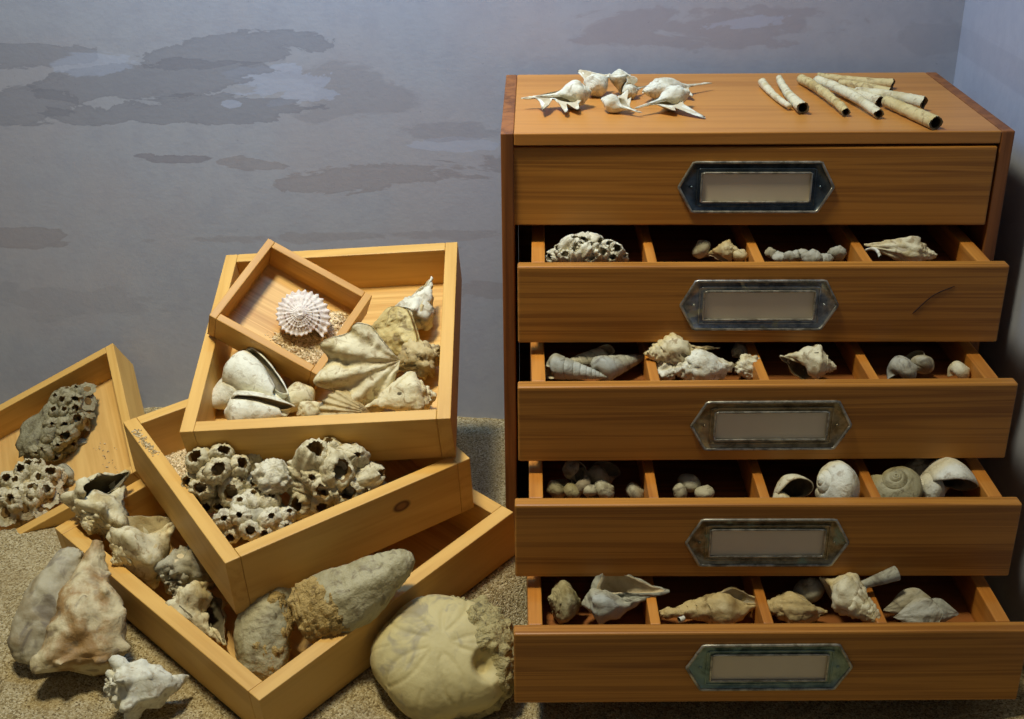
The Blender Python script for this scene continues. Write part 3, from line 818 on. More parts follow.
wing('little white shell tucked right behind the upright flared shell', (623, 93, .008), (647, 86, .006), 20, 17,
     ((0.28, .05, .6),))
wing('small white shell in front of the back cluster with a short tail to the right', (601, 99, .010), (642, 113, .003), 40, 21,
     ((0.24, .06, .6), (0.38, .04, .5)))
wing('white winged shell with a broad pointed finger toward the cabinet front', (690, 92, .012), (634, 108, .006), -50, 26,
     ((0.22, .06, 1.7), (0.36, .05, .8)), wang=80)
wing('slender white shell at the right of its group, thin spine pointing right', (642, 92, .010), (712, 83, .006), -110, 24,
     ((0.24, .04, .4), (0.36, .04, .9)), body=3.2)

g = 'tusk shells on the cabinet top'
def tk(label, A, T, w1, w0, bend, mat, roll=0, lift=-0.0004, h=0.005):
    tusk('tusk_shell', label, CAB_TOP, (*A, h), (*T, h), w0, w1, bend, mat, S_HOLLOW, roll, g, lift)
tk('short white tusk shell, first from the left', (789, 106), (762, 82), 5.5, 8.5, .018, S_TUSK)
tk('short ivory tusk shell with a wide dark open end toward the front', (779, 78), (803, 108), 6.5, 11.5, -.02, S_TUSK)
tk('smooth cream tusk shell, third from the left', (801, 79), (846, 112), 10, 8, .018, S_TUSKY)
tk('long ribbed white tusk shell, fourth from the left', (818, 81), (879, 114), 11, 9, .022, S_TUSK)
tk('ribbed tusk shell lying just behind the long white fourth one', (832, 88), (880, 102), 8, 11, .015, S_TUSK)
tk('yellowed tusk shell lying furthest back along the cabinet edge', (818, 76), (893, 84), 7, 10, -.012, S_TUSKY)
tk('yellowish tusk shell lying behind the white one with a dark end', (840, 83), (890, 93), 8, 10, .01, S_TUSKY)
tk('white tusk shell with a dark hollow end pointing right', (856, 91), (924, 103), 8, 12.5, .015, S_TUSK, lift=0.003)
tk('thick tan tusk shell with a round dark hole, closest to the cabinet front right', (886, 101), (936, 123), 11, 14, .0, S_TUSKY)

# ------------------------------------------------------------------ second drawer from the top
D2, D3, D4, D5 = DRAWER[1], DRAWER[2], DRAWER[3], DRAWER[4]
g = 'finds in the second drawer'
cluster('barnacle_cluster', 'white barnacle clump in the leftmost compartment of the second drawer', D2, (589, 255, .020, .034, .018, .018),
        [(560, 250, 7), (572, 244, 8), (584, 241, 8), (588, 250, 8), (597, 244, 8), (607, 246, 8), (616, 250, 8), (576, 253, 7), (601, 253, 7), (566, 256, 7), (622, 256, 6), (554, 257, 7), (591, 257, 7), (611, 257, 7), (580, 246, 7), (594, 248, 7)],
        S_GREY, S_BARNW, S_INDARK, group=g, seed=3, core=.6, wild=.8, grow=1.2)
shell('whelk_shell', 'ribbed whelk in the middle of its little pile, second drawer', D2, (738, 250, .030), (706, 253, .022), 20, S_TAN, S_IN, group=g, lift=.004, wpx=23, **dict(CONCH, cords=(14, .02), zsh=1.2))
snail('snail_shell', 'dull grey snail shell left of the ribbed whelk, second drawer', D2, (704, 250), 24, 120, .3, 60, S_GREY, None, .003, g)
snail('snail_shell', 'low cream snail shell beside a divider, right of the ribbed whelk', D2, (740, 257), 20, 60, .4, 60, S_TAN, None, .004, g)
g = 'pebble-like shell bits in the second drawer'
for q, (x, y, r) in enumerate([(771, 254, 5), (780, 257, 6), (792, 256, 7), (803, 254, 6), (812, 257, 8), (825, 258, 7), (838, 254, 8)]):
    G = lump_grid([(0, .05, .05, 0), (.2, .34, .28, 0), (.6, .40, .32, .05), (.9, .24, .2, 0), (1, .04, .04, 0)], 16, 16, seed=q, rough=(5, .08))
    V, f = capped(G)
    place_mesh('shell_fragment', [('shell_fragment', V, f, S_GREY)], D2, (x-r*1.3, y-1+(q % 3), .022), (x+r*1.2, y+(q % 2), .022), q*50, 0.010, 'small grey shell bit in the third compartment of the second drawer', 'shell fragment', g)
g = 'finds in the second drawer'
shell('murex_shell', 'long pale murex lying in the right compartment of the second drawer', D2, (936, 256, .020), (864, 246, .028), 200, S_CREAM, S_IN, group=g, lift=0.006, wpx=27, **dict(CONCH, zsh=1.3, body=2.4, axial=(9, .07)))
tusk('shell_fragment', 'curved white shell sliver left of the long pale murex', D2, (866, 250, .024), (880, 257, .022), 4, 3, .25, S_WHITE, S_HOLLOW, 0, g, 0.016)

# ------------------------------------------------------------------ third drawer
g = 'finds in the third drawer'
g3 = 'turret shells in the third drawer'
shell('turret_shell', 'whitish turret shell with its open end at left, third drawer', D3, (608, 377, .014), (542, 364, .020), 20, S_GREYBLUE, S_IN, group=g3, wpx=27, lift=.003, **TURR)
shell('turret_shell', 'grey turret shell lying behind the two others, third drawer', D3, (552, 367, .018), (616, 355, .018), 10, S_GREY, S_IN, group=g3, lift=0.003, wpx=24, **TURR)
shell('turret_shell', 'turret shell with its open end turned toward the front, third drawer', D3, (648, 356, .018), (594, 372, .018), 160, S_GREYBLUE, S_IN, group=g3, wpx=27, lift=.003, **TURR)
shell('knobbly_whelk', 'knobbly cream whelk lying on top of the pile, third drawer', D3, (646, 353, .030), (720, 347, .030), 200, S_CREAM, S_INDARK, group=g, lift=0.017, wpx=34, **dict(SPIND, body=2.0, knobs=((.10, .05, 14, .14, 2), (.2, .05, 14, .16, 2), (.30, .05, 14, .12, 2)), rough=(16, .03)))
shell('knobbly_whelk', 'white crusted whelk beneath the cream knobbly one, third drawer', D3, (668, 370, .020), (738, 363, .022), 200, S_WHITE, S_IN, group=g, lift=.004, wpx=36, **dict(CONCH, zsh=1.5, body=1.6, rough=(22, .035), knobs=((.1, .06, 9, .08, 2), (.25, .06, 9, .08, 2))))
G = lump_grid([(0, .1, .1, 0), (.15, .40, .3, 0), (.5, .5, .36, 0), (.8, .36, .3, .04), (1, .08, .08, 0)], 30, 30, seed=8, rough=(6, .14)); V, f = capped(G)
place_mesh('shell_fragment', [('shell_fragment', V, f, S_WHITE)], D3, (660, 364, .020), (672, 377, .014), 0, 0.003, 'lumpy white fragment beside a divider, left end of the whelk pile', 'shell fragment', g)
G = lump_grid([(0, .1, .1, 0), (.15, .40, .3, 0), (.5, .52, .40, 0), (.8, .46, .36, .04), (1, .12, .12, 0)], 30, 30, seed=18, rough=(4, .08)); V, f = capped(G)
place_mesh('shell_fragment', [('shell_fragment', V, f, S_GREY)], D3, (732, 349, .035), (748, 354, .030), 60, 0.012, 'smooth grey lump behind the crusted white nub, third drawer', 'shell fragment', g)
G = lump_grid([(0, .25, .25, 0), (.12, .46, .4, 0), (.5, .50, .42, 0), (.85, .42, .36, .04), (1, .26, .24, 0)], 36, 36, seed=28, rough=(9, .12)); V, f = capped(G)
place_mesh('shell_fragment', [('shell_fragment', V, f, S_WHITE)], D3, (752, 356, .030), (744, 376, .014), 0, 0.003, 'crusted white nub at the right end of the whelk pile, third drawer', 'shell fragment', g)
shell('conch_shell', 'cream conch turning its wide dark opening to the front, third drawer', D3, (836, 368, .022), (780, 355, .032), 30, S_CREAM, S_INDARK, group=g, lift=.004, wpx=40, **dict(CONCH, W=1.6, zsh=1.2, body=1.3, knobs=((.17, .05, 11, .10, 2),), cords=(6, .05)))
g = 'snail shells in the right compartment of the third drawer'
snail('snail_shell', 'low pale snail shell in front, opening to the left, third drawer', D3, (902, 372), 34, 20, .1, 60, S_GREY, S_INDARK, .004, g)
snail('snail_shell', 'rounded grey snail shell behind the low pale one, third drawer', D3, (922, 361), 27, 240, .5, 30, S_GREY, S_INDARK, .006, g)
snail('snail_shell', 'small yellowish snail shell near the right drawer side, third drawer', D3, (959, 373), 25, 20, .2, 90, S_CREAM, S_INDARK, .004, g)

# ------------------------------------------------------------------ fourth drawer
g = 'snail shells heaped in the left compartment of the fourth drawer'
for lab, at, wp, an, k, ro, m, li, zs in [
        ('dull snail shell lying nearest the left drawer side, fourth drawer', (558, 487), 24, 200, .2, 60, S_OLIVE, 0.002, .8),
        ('tall dull snail shell topmost in the heap, fourth drawer', (573, 472), 22, 100, .1, 10, S_DARK, 0.018, 1.0),
        ('pinkish brown snail shell at the right of the heap, fourth drawer', (603, 476), 28, 170, .2, 30, S_DARK, 0.008, 1.0),
        ('brown snail shell in front of the tall one, fourth drawer', (583, 482), 20, 250, .3, 10, S_DARK, 0.012, 1.1),
        ('small pale snail shell low in front of the heap, fourth drawer', (572, 493), 20, 30, .4, 90, S_OLIVE, 0.005, .8),
        ('rounded pale snail shell low at the front right of the heap, fourth drawer', (604, 492), 25, 30, .3, 100, S_GREY, 0.005, .7),
        ('little grey shell just left of the rounded pale one, fourth drawer', (590, 493), 18, 60, .3, 30, S_GREY, 0.004, .8),
        ('lone white shell beside a divider, right of the heap, fourth drawer', (635, 494), 22, 20, .3, 120, S_GREY, 0.003, .7)]:
    snail('snail_shell', lab, D4, at, wp, an, k, ro, m, S_INDARK, li, g, zsh=zs)
g = 'trio of snail shells in the fourth drawer'
for lab, at, wp, an, k, ro in [('largest grey snail shell at the back of its trio, fourth drawer', (690, 485), 25, 60, .5, 100),
                               ('grey snail shell at the front left of its trio', (682, 491), 20, 170, .3, 60),
                               ('grey snail shell at the front right of its trio', (706, 494), 20, 80, .3, 120)]:
    snail('snail_shell', lab, D4, at, wp, an, k, ro, S_GREY, S_INDARK, .004, g)
g = 'moon snails in the right half of the fourth drawer'
snail('moon_snail', 'broken snail shell showing its hollow inside, left of the white moon snail', D4, (792, 500), 42, 190, .1, -45, S_CREAM, S_INDARK, 0.003, g, W=2.4)
snail('moon_snail', 'large white moon snail beside a divider, fourth drawer', D4, (840, 484), 50, 165, .35, 130, S_WHITE, S_IN, -0.0008, g)
snail('moon_snail', 'greenish moon snail showing its coiled spire, fourth drawer', D4, (899, 489), 50, 100, .8, 150, S_OLIVE, S_IN, .002, g)
snail('moon_snail', 'moon snail with a wide dark opening beside the right drawer side', D4, (943, 488), 52, 170, .15, -70, S_WHITE, S_INDARK, 0.003, g, W=2.3)
snail('moon_snail', 'dim grey moon snail half hidden behind the two at right, fourth drawer', D4, (921, 474), 36, 100, .3, 80, S_GREY, None, 0.004, g)

# ------------------------------------------------------------------ lowest drawer
g = 'finds in the lowest drawer'
snail('turban_shell', 'lumpy brown-green snail at the far left of the lowest drawer', D5, (568, 600), 44, 175, .35, 120, S_OLIVE, S_IN, .0, g, kind='conch', W=1.6, turns=5, zsh=.7, body=1.0, knobs=((.17, .07, 8, .10, 2), (.3, .07, 8, .06, 2)), rough=(8, .03))
shell('conch_shell', 'pale conch with a wide open mouth toward the viewer, lowest drawer', D5, (583, 604, .022), (670, 594, .032), 5, S_GREYBLUE, S_IN, group=g, lift=.002, wpx=50, **dict(CONCH, W=2.2, zsh=.7, body=2.0, thick=.22, knobs=((.17, .05, 8, .10, 2),)))
shell('spindle_whelk', 'long tapering whelk pointing left, lowest drawer', D5, (660, 614, .016), (766, 604, .024), 10, S_TAN, S_IN, group=g, wpx=36, lift=.002, **dict(CONCH, W=1.25, turns=9, zsh=3.6, body=1.5, knobs=((.17, .07, 10, .08, 2),), cords=(6, .02)))
tusk('shell_fragment', 'tiny white shell bit on the front edge below the long tapering whelk', D5, (684, 618, .020), (679, 620, .020), 6, 5, .05, S_WHITE, S_HOLLOW, 0, g, 0.022)
shell('murex_shell', 'bumpy yellowish murex left of the large spiny shell, lowest drawer', D5, (760, 606, .018), (828, 610, .018), 190, S_TAN, S_IN, group=g, wpx=34, lift=.002, **dict(CONCH, W=1.35, turns=6, zsh=1.8, body=1.6, knobs=((.10, .05, 10, .16, 2), (.2, .05, 10, .20, 2), (.30, .05, 10, .16, 2), (.4, .05, 10, .1, 2)), rough=(14, .03)))
snail('snail_shell', 'dim rounded grey shell behind the large spiny shell, lowest drawer', D5, (812, 591), 30, 100, .4, 120, S_GREY, None, .004, g)
shell('spiny_whelk', 'large pale spiny whelk resting across a divider, apex toward the front edge', D5, (882, 622, .028), (819, 576, .044), 60, S_CREAM, None, group=g, lift=None, wpx=48, **dict(CONCH, W=1.36, turns=7, zsh=2.6, body=1.1, knobs=((.10, .04, 9, .10, 2), (.17, .05, 9, .22, 2), (.28, .05, 9, .14, 2)), rough=(14, .02)))
tusk('shell_canal', 'smooth tapering shell canal sticking up behind the large spiny whelk', D5, (897, 573, .052), (848, 590, .040), 5, 15, .0, S_GREYBLUE, S_HOLLOW, 0, g, None)
valve('shell_fragment', 'grey shell piece at the back of the right compartment, lowest drawer', D5, (884, 610, .016), (926, 601, .020), 0, S_GREY, 3, .02, .3, 34, group=g, lift=.010)
valve('shell_fragment', 'flat grey shell piece in the middle of the right compartment, lowest drawer', D5, (894, 617, .014), (938, 613, .014), 0, S_GREY, 3, .02, .25, 36, group=g, lift=.008, seed=3)
valve('shell_fragment', 'thin pale shell piece at the right of the right compartment, lowest drawer', D5, (960, 614, .014), (922, 609, .016), 0, S_GREYBLUE, 3, .02, .25, 34, group=g, lift=.008, seed=5)

# ------------------------------------------------------------------ smallest tray on top
snail('spiral_shell', 'round white spiral shell with fine radiating ribs, alone in the smallest tray', PE, (300.5, 317), 56, 100, .97, -55, S_PINK, None, -.0008, None,
      kind='turban', turns=5, W=1.55, zsh=.62, body=.55, axial=(26, .035), knobs=((.22, .05, 26, .06, 1), (.20, .035, 1, .05, 0)), rough=(10, .012), nth=104, ns=48)

def local(k, px, py, h=0.0, plane=None):
    (w, l, hh), R, o = frame(k); return ((hit(px, py, plane, h)-(o-R[:, 2]*hh))@R)
def inpoly(P, poly):
    x, y = P[..., 0], P[..., 1]; r = np.zeros(x.shape, bool); n = len(poly)
    for i in range(n):
        (x0, y0), (x1, y1) = poly[i], poly[(i+1) % n]
        r ^= ((y0 > y) != (y1 > y)) & (x < (x1-x0)*(y-y0)/(y1-y0+1e-12)+x0)
    return r
def sand_patch(k, plane, pix, label, hmax, seed, step=0.0012):
    """a thin drift of loose sand lying on a tray floor, with stray grains around it"""
    (w, l, hh), R, o = frame(k)
    poly = [tuple(local(k, x, y, 0, plane)[:2]) for x, y in pix]
    z0 = local(k, *pix[0], 0, plane)[2]
    P = np.array(poly); lo, hi = P.min(0)-.004, P.max(0)+.004
    X, Y = np.meshgrid(np.arange(lo[0], hi[0], step), np.arange(lo[1], hi[1], step))
    Q = np.stack([X, Y, 0*X], -1)
    dj = fbm(Q, 150, 3, seed)*0.004
    ins = np.zeros(X.shape); 
    for q in range(16):
        a = q/16*2*PI; ins += inpoly(np.stack([X+dj+.006*math.cos(a), Y+dj+.006*math.sin(a)], -1), poly)
    f = ins/16
    H = z0 + hmax*np.clip(f*1.3-.25, -0.1, 1) + vnoise(Q*900, seed)*0.0003 + vnoise(Q*300, seed+1)*0.0006
    mb = MB(); ny_, nx_ = X.shape
    keep = f > 0.3
    idx = -np.ones(X.shape, int); vs = []; k2 = 0
    fs = []
    for i in range(ny_-1):
        for j in range(nx_-1):
            if keep[i, j] and keep[i, j+1] and keep[i+1, j] and keep[i+1, j+1]:
                q = []
                for a, b in ((i, j), (i, j+1), (i+1, j+1), (i+1, j)):
                    if idx[a, b] < 0: idx[a, b] = k2; vs.append((X[a, b], Y[a, b], H[a, b])); k2 += 1
                    q.append(idx[a, b])
                fs.append(tuple(q))
    mb.add(vs, fs)
    rng = np.random.default_rng(seed)
    c = P.mean(0)
    for q in range(900):
        p = lo + rng.random(2)*(hi-lo)
        pj = p + rng.normal(0, .004, 2)
        if not inpoly(np.array([pj]), poly)[0]: continue
        if not (abs(p[0]) < w/2-.011 and abs(p[1]) < l/2-.011): continue
        i = min(ny_-1, int((p[1]-lo[1])/step)); j = min(nx_-1, int((p[0]-lo[0])/step))
        zz = max(z0, H[i, j] if keep[i, j] else z0)
        grain(mb, (p[0], p[1], zz+0.0003), rng)
    ob = mb.build('sand_drift', M_SAND_LIT, None, False)
    ob.matrix_world = Matrix(np.vstack([np.hstack([R, (o-R[:, 2]*hh)[:, None]]), [0, 0, 0, 1]]).tolist())
    return tag(ob, label, 'sand', None, 'stuff')
def grain(mb, p, rng, r=None):
    r = (0.0005+0.0006*rng.random()) if r is None else r
    D = np.array([(1, 0, 0), (-1, 0, 0), (0, 1, 0), (0, -1, 0), (0, 0, 1), (0, 0, -1)], float)*r*(0.7+0.6*rng.random((6, 1)))
    A = rng.normal(size=(3, 3)); Qm, _ = np.linalg.qr(A)
    mb.add(D@Qm+np.array(p), [(0, 2, 4), (2, 1, 4), (1, 3, 4), (3, 0, 4), (2, 0, 5), (1, 2, 5), (3, 1, 5), (0, 3, 5)])
sand_patch('E', PE, [(268, 334), (285, 336), (305, 334), (322, 322), (334, 312), (351, 316), (320, 369), (314, 369), (290, 354)], 'sand spilled around the round spiral shell in the smallest tray', 0.005, 5)
sand_patch('C', PC, [(150, 452), (178, 445), (190, 446), (196, 462), (190, 480), (176, 476)], 'drift of sand in the left corner of the middle tray', 0.006, 8)
def loose(k, h, boxpx, n, label, seed, plane=None):
    (w, l, hh), R, o = frame(k); pl = (o-R[:, 2]*h, R[:, 2]); mb = MB(); rng = np.random.default_rng(seed)
    for q in range(n):
        t = rng.random(); a, b, s = boxpx
        x = a[0]+(b[0]-a[0])*t+rng.normal(0, s); y = a[1]+(b[1]-a[1])*t+rng.normal(0, s*.7)
        mb_p = (hit(x, y, pl, 0.0003)-(o-R[:, 2]*hh))@R
        grain(mb, mb_p, rng, 0.0006+0.0009*rng.random())
    ob = mb.build('sand_grains', M_SAND_LIT, None, False)
    ob.matrix_world = Matrix(np.vstack([np.hstack([R, (o-R[:, 2]*hh)[:, None]]), [0, 0, 0, 1]]).tolist())
    tag(ob, label, 'sand', None, 'stuff')
loose('C', 0.0, ((134, 430), (155, 453), 1.8), 230, 'line of sand grains lying on the rim of the middle tray', 4)
loose('A', 0.0489-0.007, ((100, 442), (112, 468), 4.5), 24, 'few dark grains scattered on the floor of the far left tray', 6)

# ------------------------------------------------------------------ large upper tray
g = 'smooth cone shells in the upper tray'
shell('cone_shell', 'largest white cone shell, lying on top of the others with a dark slit', PD, (230, 363, .034), (286, 400, .022), -12, S_WHITE, S_INDARK, wpx=47, group=g, lift=0.010, **dict(CONE, inner_turn=.05, fat=1.12))
shell('cone_shell', 'cream cone shell in the left corner of the upper tray, tip toward the viewer', PD, (250, 384, .024), (207, 409, .016), 120, S_WHITE, None, wpx=38, group=g, **dict(CONE, zsh=.7, body=1.4, fat=1.0))
shell('cone_shell', 'white cone shell at the front edge showing a long dark slit', PD, (225, 413, .026), (296, 411, .022), -38, S_WHITE, S_INDARK, wpx=42, group=g, **dict(CONE, inner_turn=.05, fat=1.1))
shell('cone_shell', 'small rounded cone shell right of the largest one', PD, (314, 389, .022), (276, 413, .014), 140, S_CREAM, None, wpx=30, group=g, **dict(CONE, zsh=.6, body=1.4, fat=1.15))
shell('whelk_shell', 'little pale whelk with a pointed canal at the tray front', PD, (297, 416, .014), (332, 402, .014), 150, S_CREAM, None, wpx=26, group=g, **dict(CONCH, knobs=(), zsh=.8, body=1.9, fat=1.25))
g = 'ribbed and knobbly shells in the upper tray'
valve('ribbed_clam', 'big cream clam valve with deep wavy ribs in the upper tray', PD, (400, 361, .046), (327, 375, .034), 8, S_CREAM, 4.5, .085, .40, 64, group=g, cat='clam shell', seed=2, rough=.022, thick=.09, lift=0.004, conc=.006)
valve('clam_shell', 'tan lumpy clam behind the big ribbed valve', PD, (366, 333, .030), (421, 346, .024), 0, S_OCHRE, 3, .035, .46, 60, group=g, cat='clam shell', seed=7, rough=.035, thick=.2)
shell('murex_shell', 'knobbly white shell standing apart at the back right of the upper tray', PD, (405, 325, .014), (433, 277, .034), 60, S_WHITE, S_TAN, wpx=46, group=g, **dict(CONCH, W=1.5, zsh=.75, body=2.1, fat=1.2, knobs=((.17, .06, 7, .26, 2), (.30, .05, 7, .12, 2), (.42, .04, 7, .10, 2)), rough=(9, .05)))
shell('spiny_murex', 'brownish spiny shell against the right side of the upper tray', PD, (443, 348, .036), (390, 374, .022), 140, S_TAN, S_INDARK, wpx=46, group=g, **dict(CONCH, W=1.4, turns=6, zsh=1.6, body=1.7, fat=1.1, knobs=((.10, .04, 12, .2, 2), (.19, .04, 12, .28, 2), (.28, .04, 12, .24, 2), (.37, .04, 12, .16, 2)), rough=(14, .05)))
shell('conch_shell', 'pale knobbed conch in the front right corner of the upper tray', PD, (436, 396, .022), (364, 408, .022), 110, S_CREAM, S_INDARK, wpx=52, group=g, **dict(CONCH, W=1.6, zsh=.9, body=1.7, fat=1.2, knobs=((.17, .07, 6, .26, 2),)))
valve('ribbed_clam', 'small tan ribbed shell at the front edge below the big valve', PD, (371, 413, .012), (322, 416, .012), 0, S_TAN, 11, .03, .42, 52, group=g, cat='clam shell', seed=12)

# ------------------------------------------------------------------ middle tray: barnacle clumps
g = 'barnacle clumps in the middle tray'
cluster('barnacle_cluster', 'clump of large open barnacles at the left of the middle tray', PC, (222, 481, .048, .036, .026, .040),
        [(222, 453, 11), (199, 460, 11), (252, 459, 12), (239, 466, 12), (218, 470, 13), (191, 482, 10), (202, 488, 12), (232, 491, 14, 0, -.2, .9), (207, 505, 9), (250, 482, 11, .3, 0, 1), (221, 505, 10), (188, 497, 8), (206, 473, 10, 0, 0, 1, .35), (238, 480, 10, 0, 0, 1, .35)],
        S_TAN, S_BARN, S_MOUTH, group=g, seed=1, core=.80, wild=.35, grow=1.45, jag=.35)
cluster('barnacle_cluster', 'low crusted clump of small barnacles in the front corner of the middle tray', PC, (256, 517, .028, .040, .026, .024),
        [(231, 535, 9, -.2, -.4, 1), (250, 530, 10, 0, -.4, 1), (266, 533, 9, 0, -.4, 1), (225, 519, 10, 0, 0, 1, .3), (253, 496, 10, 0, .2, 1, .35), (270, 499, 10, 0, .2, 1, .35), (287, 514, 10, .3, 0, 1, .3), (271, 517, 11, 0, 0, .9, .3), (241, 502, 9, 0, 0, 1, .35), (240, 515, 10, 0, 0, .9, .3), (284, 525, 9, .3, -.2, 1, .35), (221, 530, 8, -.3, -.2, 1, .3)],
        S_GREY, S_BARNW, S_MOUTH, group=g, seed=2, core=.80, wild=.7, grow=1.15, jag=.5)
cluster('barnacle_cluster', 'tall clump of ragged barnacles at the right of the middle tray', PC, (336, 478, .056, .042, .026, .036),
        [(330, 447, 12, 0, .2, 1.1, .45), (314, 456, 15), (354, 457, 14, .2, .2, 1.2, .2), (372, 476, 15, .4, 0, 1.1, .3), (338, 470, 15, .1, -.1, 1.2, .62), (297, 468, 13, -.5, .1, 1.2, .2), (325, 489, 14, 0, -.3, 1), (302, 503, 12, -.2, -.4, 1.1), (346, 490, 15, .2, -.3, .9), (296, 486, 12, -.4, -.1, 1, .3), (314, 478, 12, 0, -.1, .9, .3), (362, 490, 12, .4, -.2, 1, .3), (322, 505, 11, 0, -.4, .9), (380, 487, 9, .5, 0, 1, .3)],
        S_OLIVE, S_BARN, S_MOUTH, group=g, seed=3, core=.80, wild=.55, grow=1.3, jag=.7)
G = lump_grid([(0, .1, .1, 0), (.15, .42, .4, 0), (.5, .50, .46, 0), (.8, .42, .38, 0), (1, .16, .14, 0)], 40, 40, seed=44, rough=(6, .12), ridge=.06); V, f = capped(G)
place_mesh('closed_barnacle', [('closed_barnacle', V, f, S_BARNW)], PC, (266, 462, .078), (279, 494, .052), 0, None, 'single closed barnacle between the left and right clumps', 'barnacle', g)

# ------------------------------------------------------------------ far left tray: crusted rocks
g = 'barnacle-crusted rocks in the far left tray'
cluster('barnacle_rock', 'upper grey rock thick with barnacles on its right half, far left tray', PA, (56, 425, .022, .062, .036, .028, 55),
        [(64, 402, 7), (74, 400, 7), (75, 409, 8), (64, 411, 6), (88, 410, 7, .4), (77, 420, 8), (87, 423, 7, .4), (64, 425, 7), (66, 434, 8), (81, 434, 8, .2), (55, 456, 6), (88, 401, 7, .4), (87, 389, 7, .3), (54, 411, 6), (56, 398, 6, 0, 0, 1, .3), (52, 424, 6, 0, 0, 1, .25), (58, 444, 7, 0, 0, 1, .25), (72, 444, 8, 0, 0, 1, .25), (66, 391, 7, 0, .2, 1, .3), (76, 390, 7, 0, .2, 1, .3), (47, 436, 6, 0, 0, 1, .25), (44, 450, 7, 0, 0, 1, .25), (66, 453, 7, .2, 0, 1, .25), (84, 443, 6, .4, 0, 1, .3), (36, 452, 6, 0, 0, 1, .3)],
        S_ROCK, S_BARNG, S_MOUTH, group=g, seed=6, rough=(6, .12), wild=.8, grow=1.1)
cluster('barnacle_rock', 'lower pale rock pitted with barnacle mouths, cut by the photo edge', PA, (24, 497, .022, .052, .040, .030, 20),
        [(30, 466, 8), (50, 474, 8), (40, 480, 8), (54, 483, 8, .2), (14, 500, 9), (41, 508, 8, .1, -.3), (2, 498, 8), (31, 498, 7), (46, 489, 8), (19, 491, 8), (8, 479, 8), (16, 482, 7), (24, 508, 9, 0, -.3), (56, 496, 7, .4), (6, 512, 9, 0, -.4), (22, 472, 8), (38, 468, 7), (60, 474, 7, .4, 0, 1, .3), (34, 490, 8), (50, 500, 7, .3, -.2)],
        S_TAN, S_BARN, S_MOUTH, group=g, seed=7, rough=(6, .12), wild=.8, grow=1.1)
valve('shell_fragment', 'pointed oyster flake sticking out right of the lower barnacle rock', PA, (50, 480, .012), (76, 471, .012), 0, S_GREY, 3, .02, .25, 40, group=None, seed=9)

# ------------------------------------------------------------------ bottom tray: conches and mussel fossils
g = 'knobbly conches in the bottom tray'
shell('conch_shell', 'knobbed conch at the left corner of the bottom tray, canal pointing up', PB, (88, 530, .050), (131, 473, .066), -40, S_CREAM, S_INDARK, wpx=78, group=g, lift=0.02, **dict(CONCH, W=1.5, zsh=.80, body=1.8, knobs=((.17, .06, 7, .30, 2), (.34, .05, 7, .12, 2)), rough=(8, .045)))
shell('conch_shell', 'broad conch with a pale flaring lip beside the middle tray', PB, (113, 562, .046), (186, 518, .046), 52, S_CREAM, S_TAN, wpx=92, group=g, lift=0.008, **dict(CONCH, W=1.9, zsh=.85, body=1.7, fat=1.25, flare=.35, knobs=((.17, .07, 6, .30, 3),), rough=(7, .04)))
shell('conch_shell', 'small crusty conch between two larger ones in the bottom tray', PB, (174, 592, .034), (193, 541, .050), 160, S_GREY, S_IN, wpx=58, group=g, lift=0.006, **dict(CONCH, W=1.5, zsh=1.0, body=1.6, fat=1.2, knobs=((.10, .05, 8, .2, 2), (.2, .06, 8, .28, 2), (.34, .05, 8, .18, 2)), rough=(9, .10)))
shell('conch_shell', 'lumpy white conch nearest the front corner, dark slot facing right', PB, (180, 590, .050), (224, 646, .020), 48, S_CREAM, S_INDARK, wpx=66, group=g, lift=0.0, **dict(CONCH, W=1.75, zsh=.65, body=1.8, fat=1.2, knobs=((.17, .07, 6, .32, 2), (.33, .05, 6, .16, 2)), rough=(7, .07)))
g = 'mussel fossils in the bottom tray'
def mussel(label, A, T, roll, outline, crust, seed, lift, dens):
    G = lump_grid(outline, 90, 80, seed=seed, rough=(4, .022), ridge=.03)
    t = np.linspace(0, 1, 90)[:, None]
    nG = gridnormals(G)
    G = G + nG*(0.0016*np.sin(t*120+3*fbm(G, 4, 2, seed))+0.006*fbm(G, 14, 3, seed))[..., None]
    a = np.arange(80)/80*2*PI
    m = crust(t, a[None])+0.35*fbm(G, 6, 4, seed+5)
    k = np.clip(m*3, 0, 1)
    H = G + nG*(k*(0.008+0.028*np.abs(fbm(G, 26, 4, seed+2))) - (1-k)*0.02)[..., None]
    V, f = capped(G); V2, f2 = capped(H)
    return place_mesh('mussel_fossil', [('mussel_fossil', V, f, S_MUSSEL), ('sediment_crust', V2, f2, S_CRUST)], PB, A, T, roll, lift, label, 'fossil', g)
mussel('upright narrow mussel fossil in the front corner of the bottom tray', (284, 573, .074), (256, 680, .022), 5,
       [(0, .10, .08, .02), (.06, .17, .14, .02), (.25, .235, .2, -.02), (.5, .25, .21, -.05), (.72, .20, .18, -.03), (.9, .13, .12, .01), (1, .06, .06, .03)],
       lambda t, a: np.sin(t*PI)*0.5*np.cos(a-0.9)-0.28+0.35*(t > .8), 21, 0.0, 0)
mussel('large tilted mussel fossil with a yellow crusted end, leaning on the middle tray', (415, 560, .094), (301, 617, .056), -10,
       [(0, .12, .12, .0), (.05, .21, .17, .0), (.25, .255, .21, .02), (.5, .235, .20, .03), (.75, .17, .15, .01), (.92, .105, .10, -.02), (1, .04, .04, -.03)],
       lambda t, a: 0.75-2.3*t+0.3*np.sin(a), 33, None, 0)

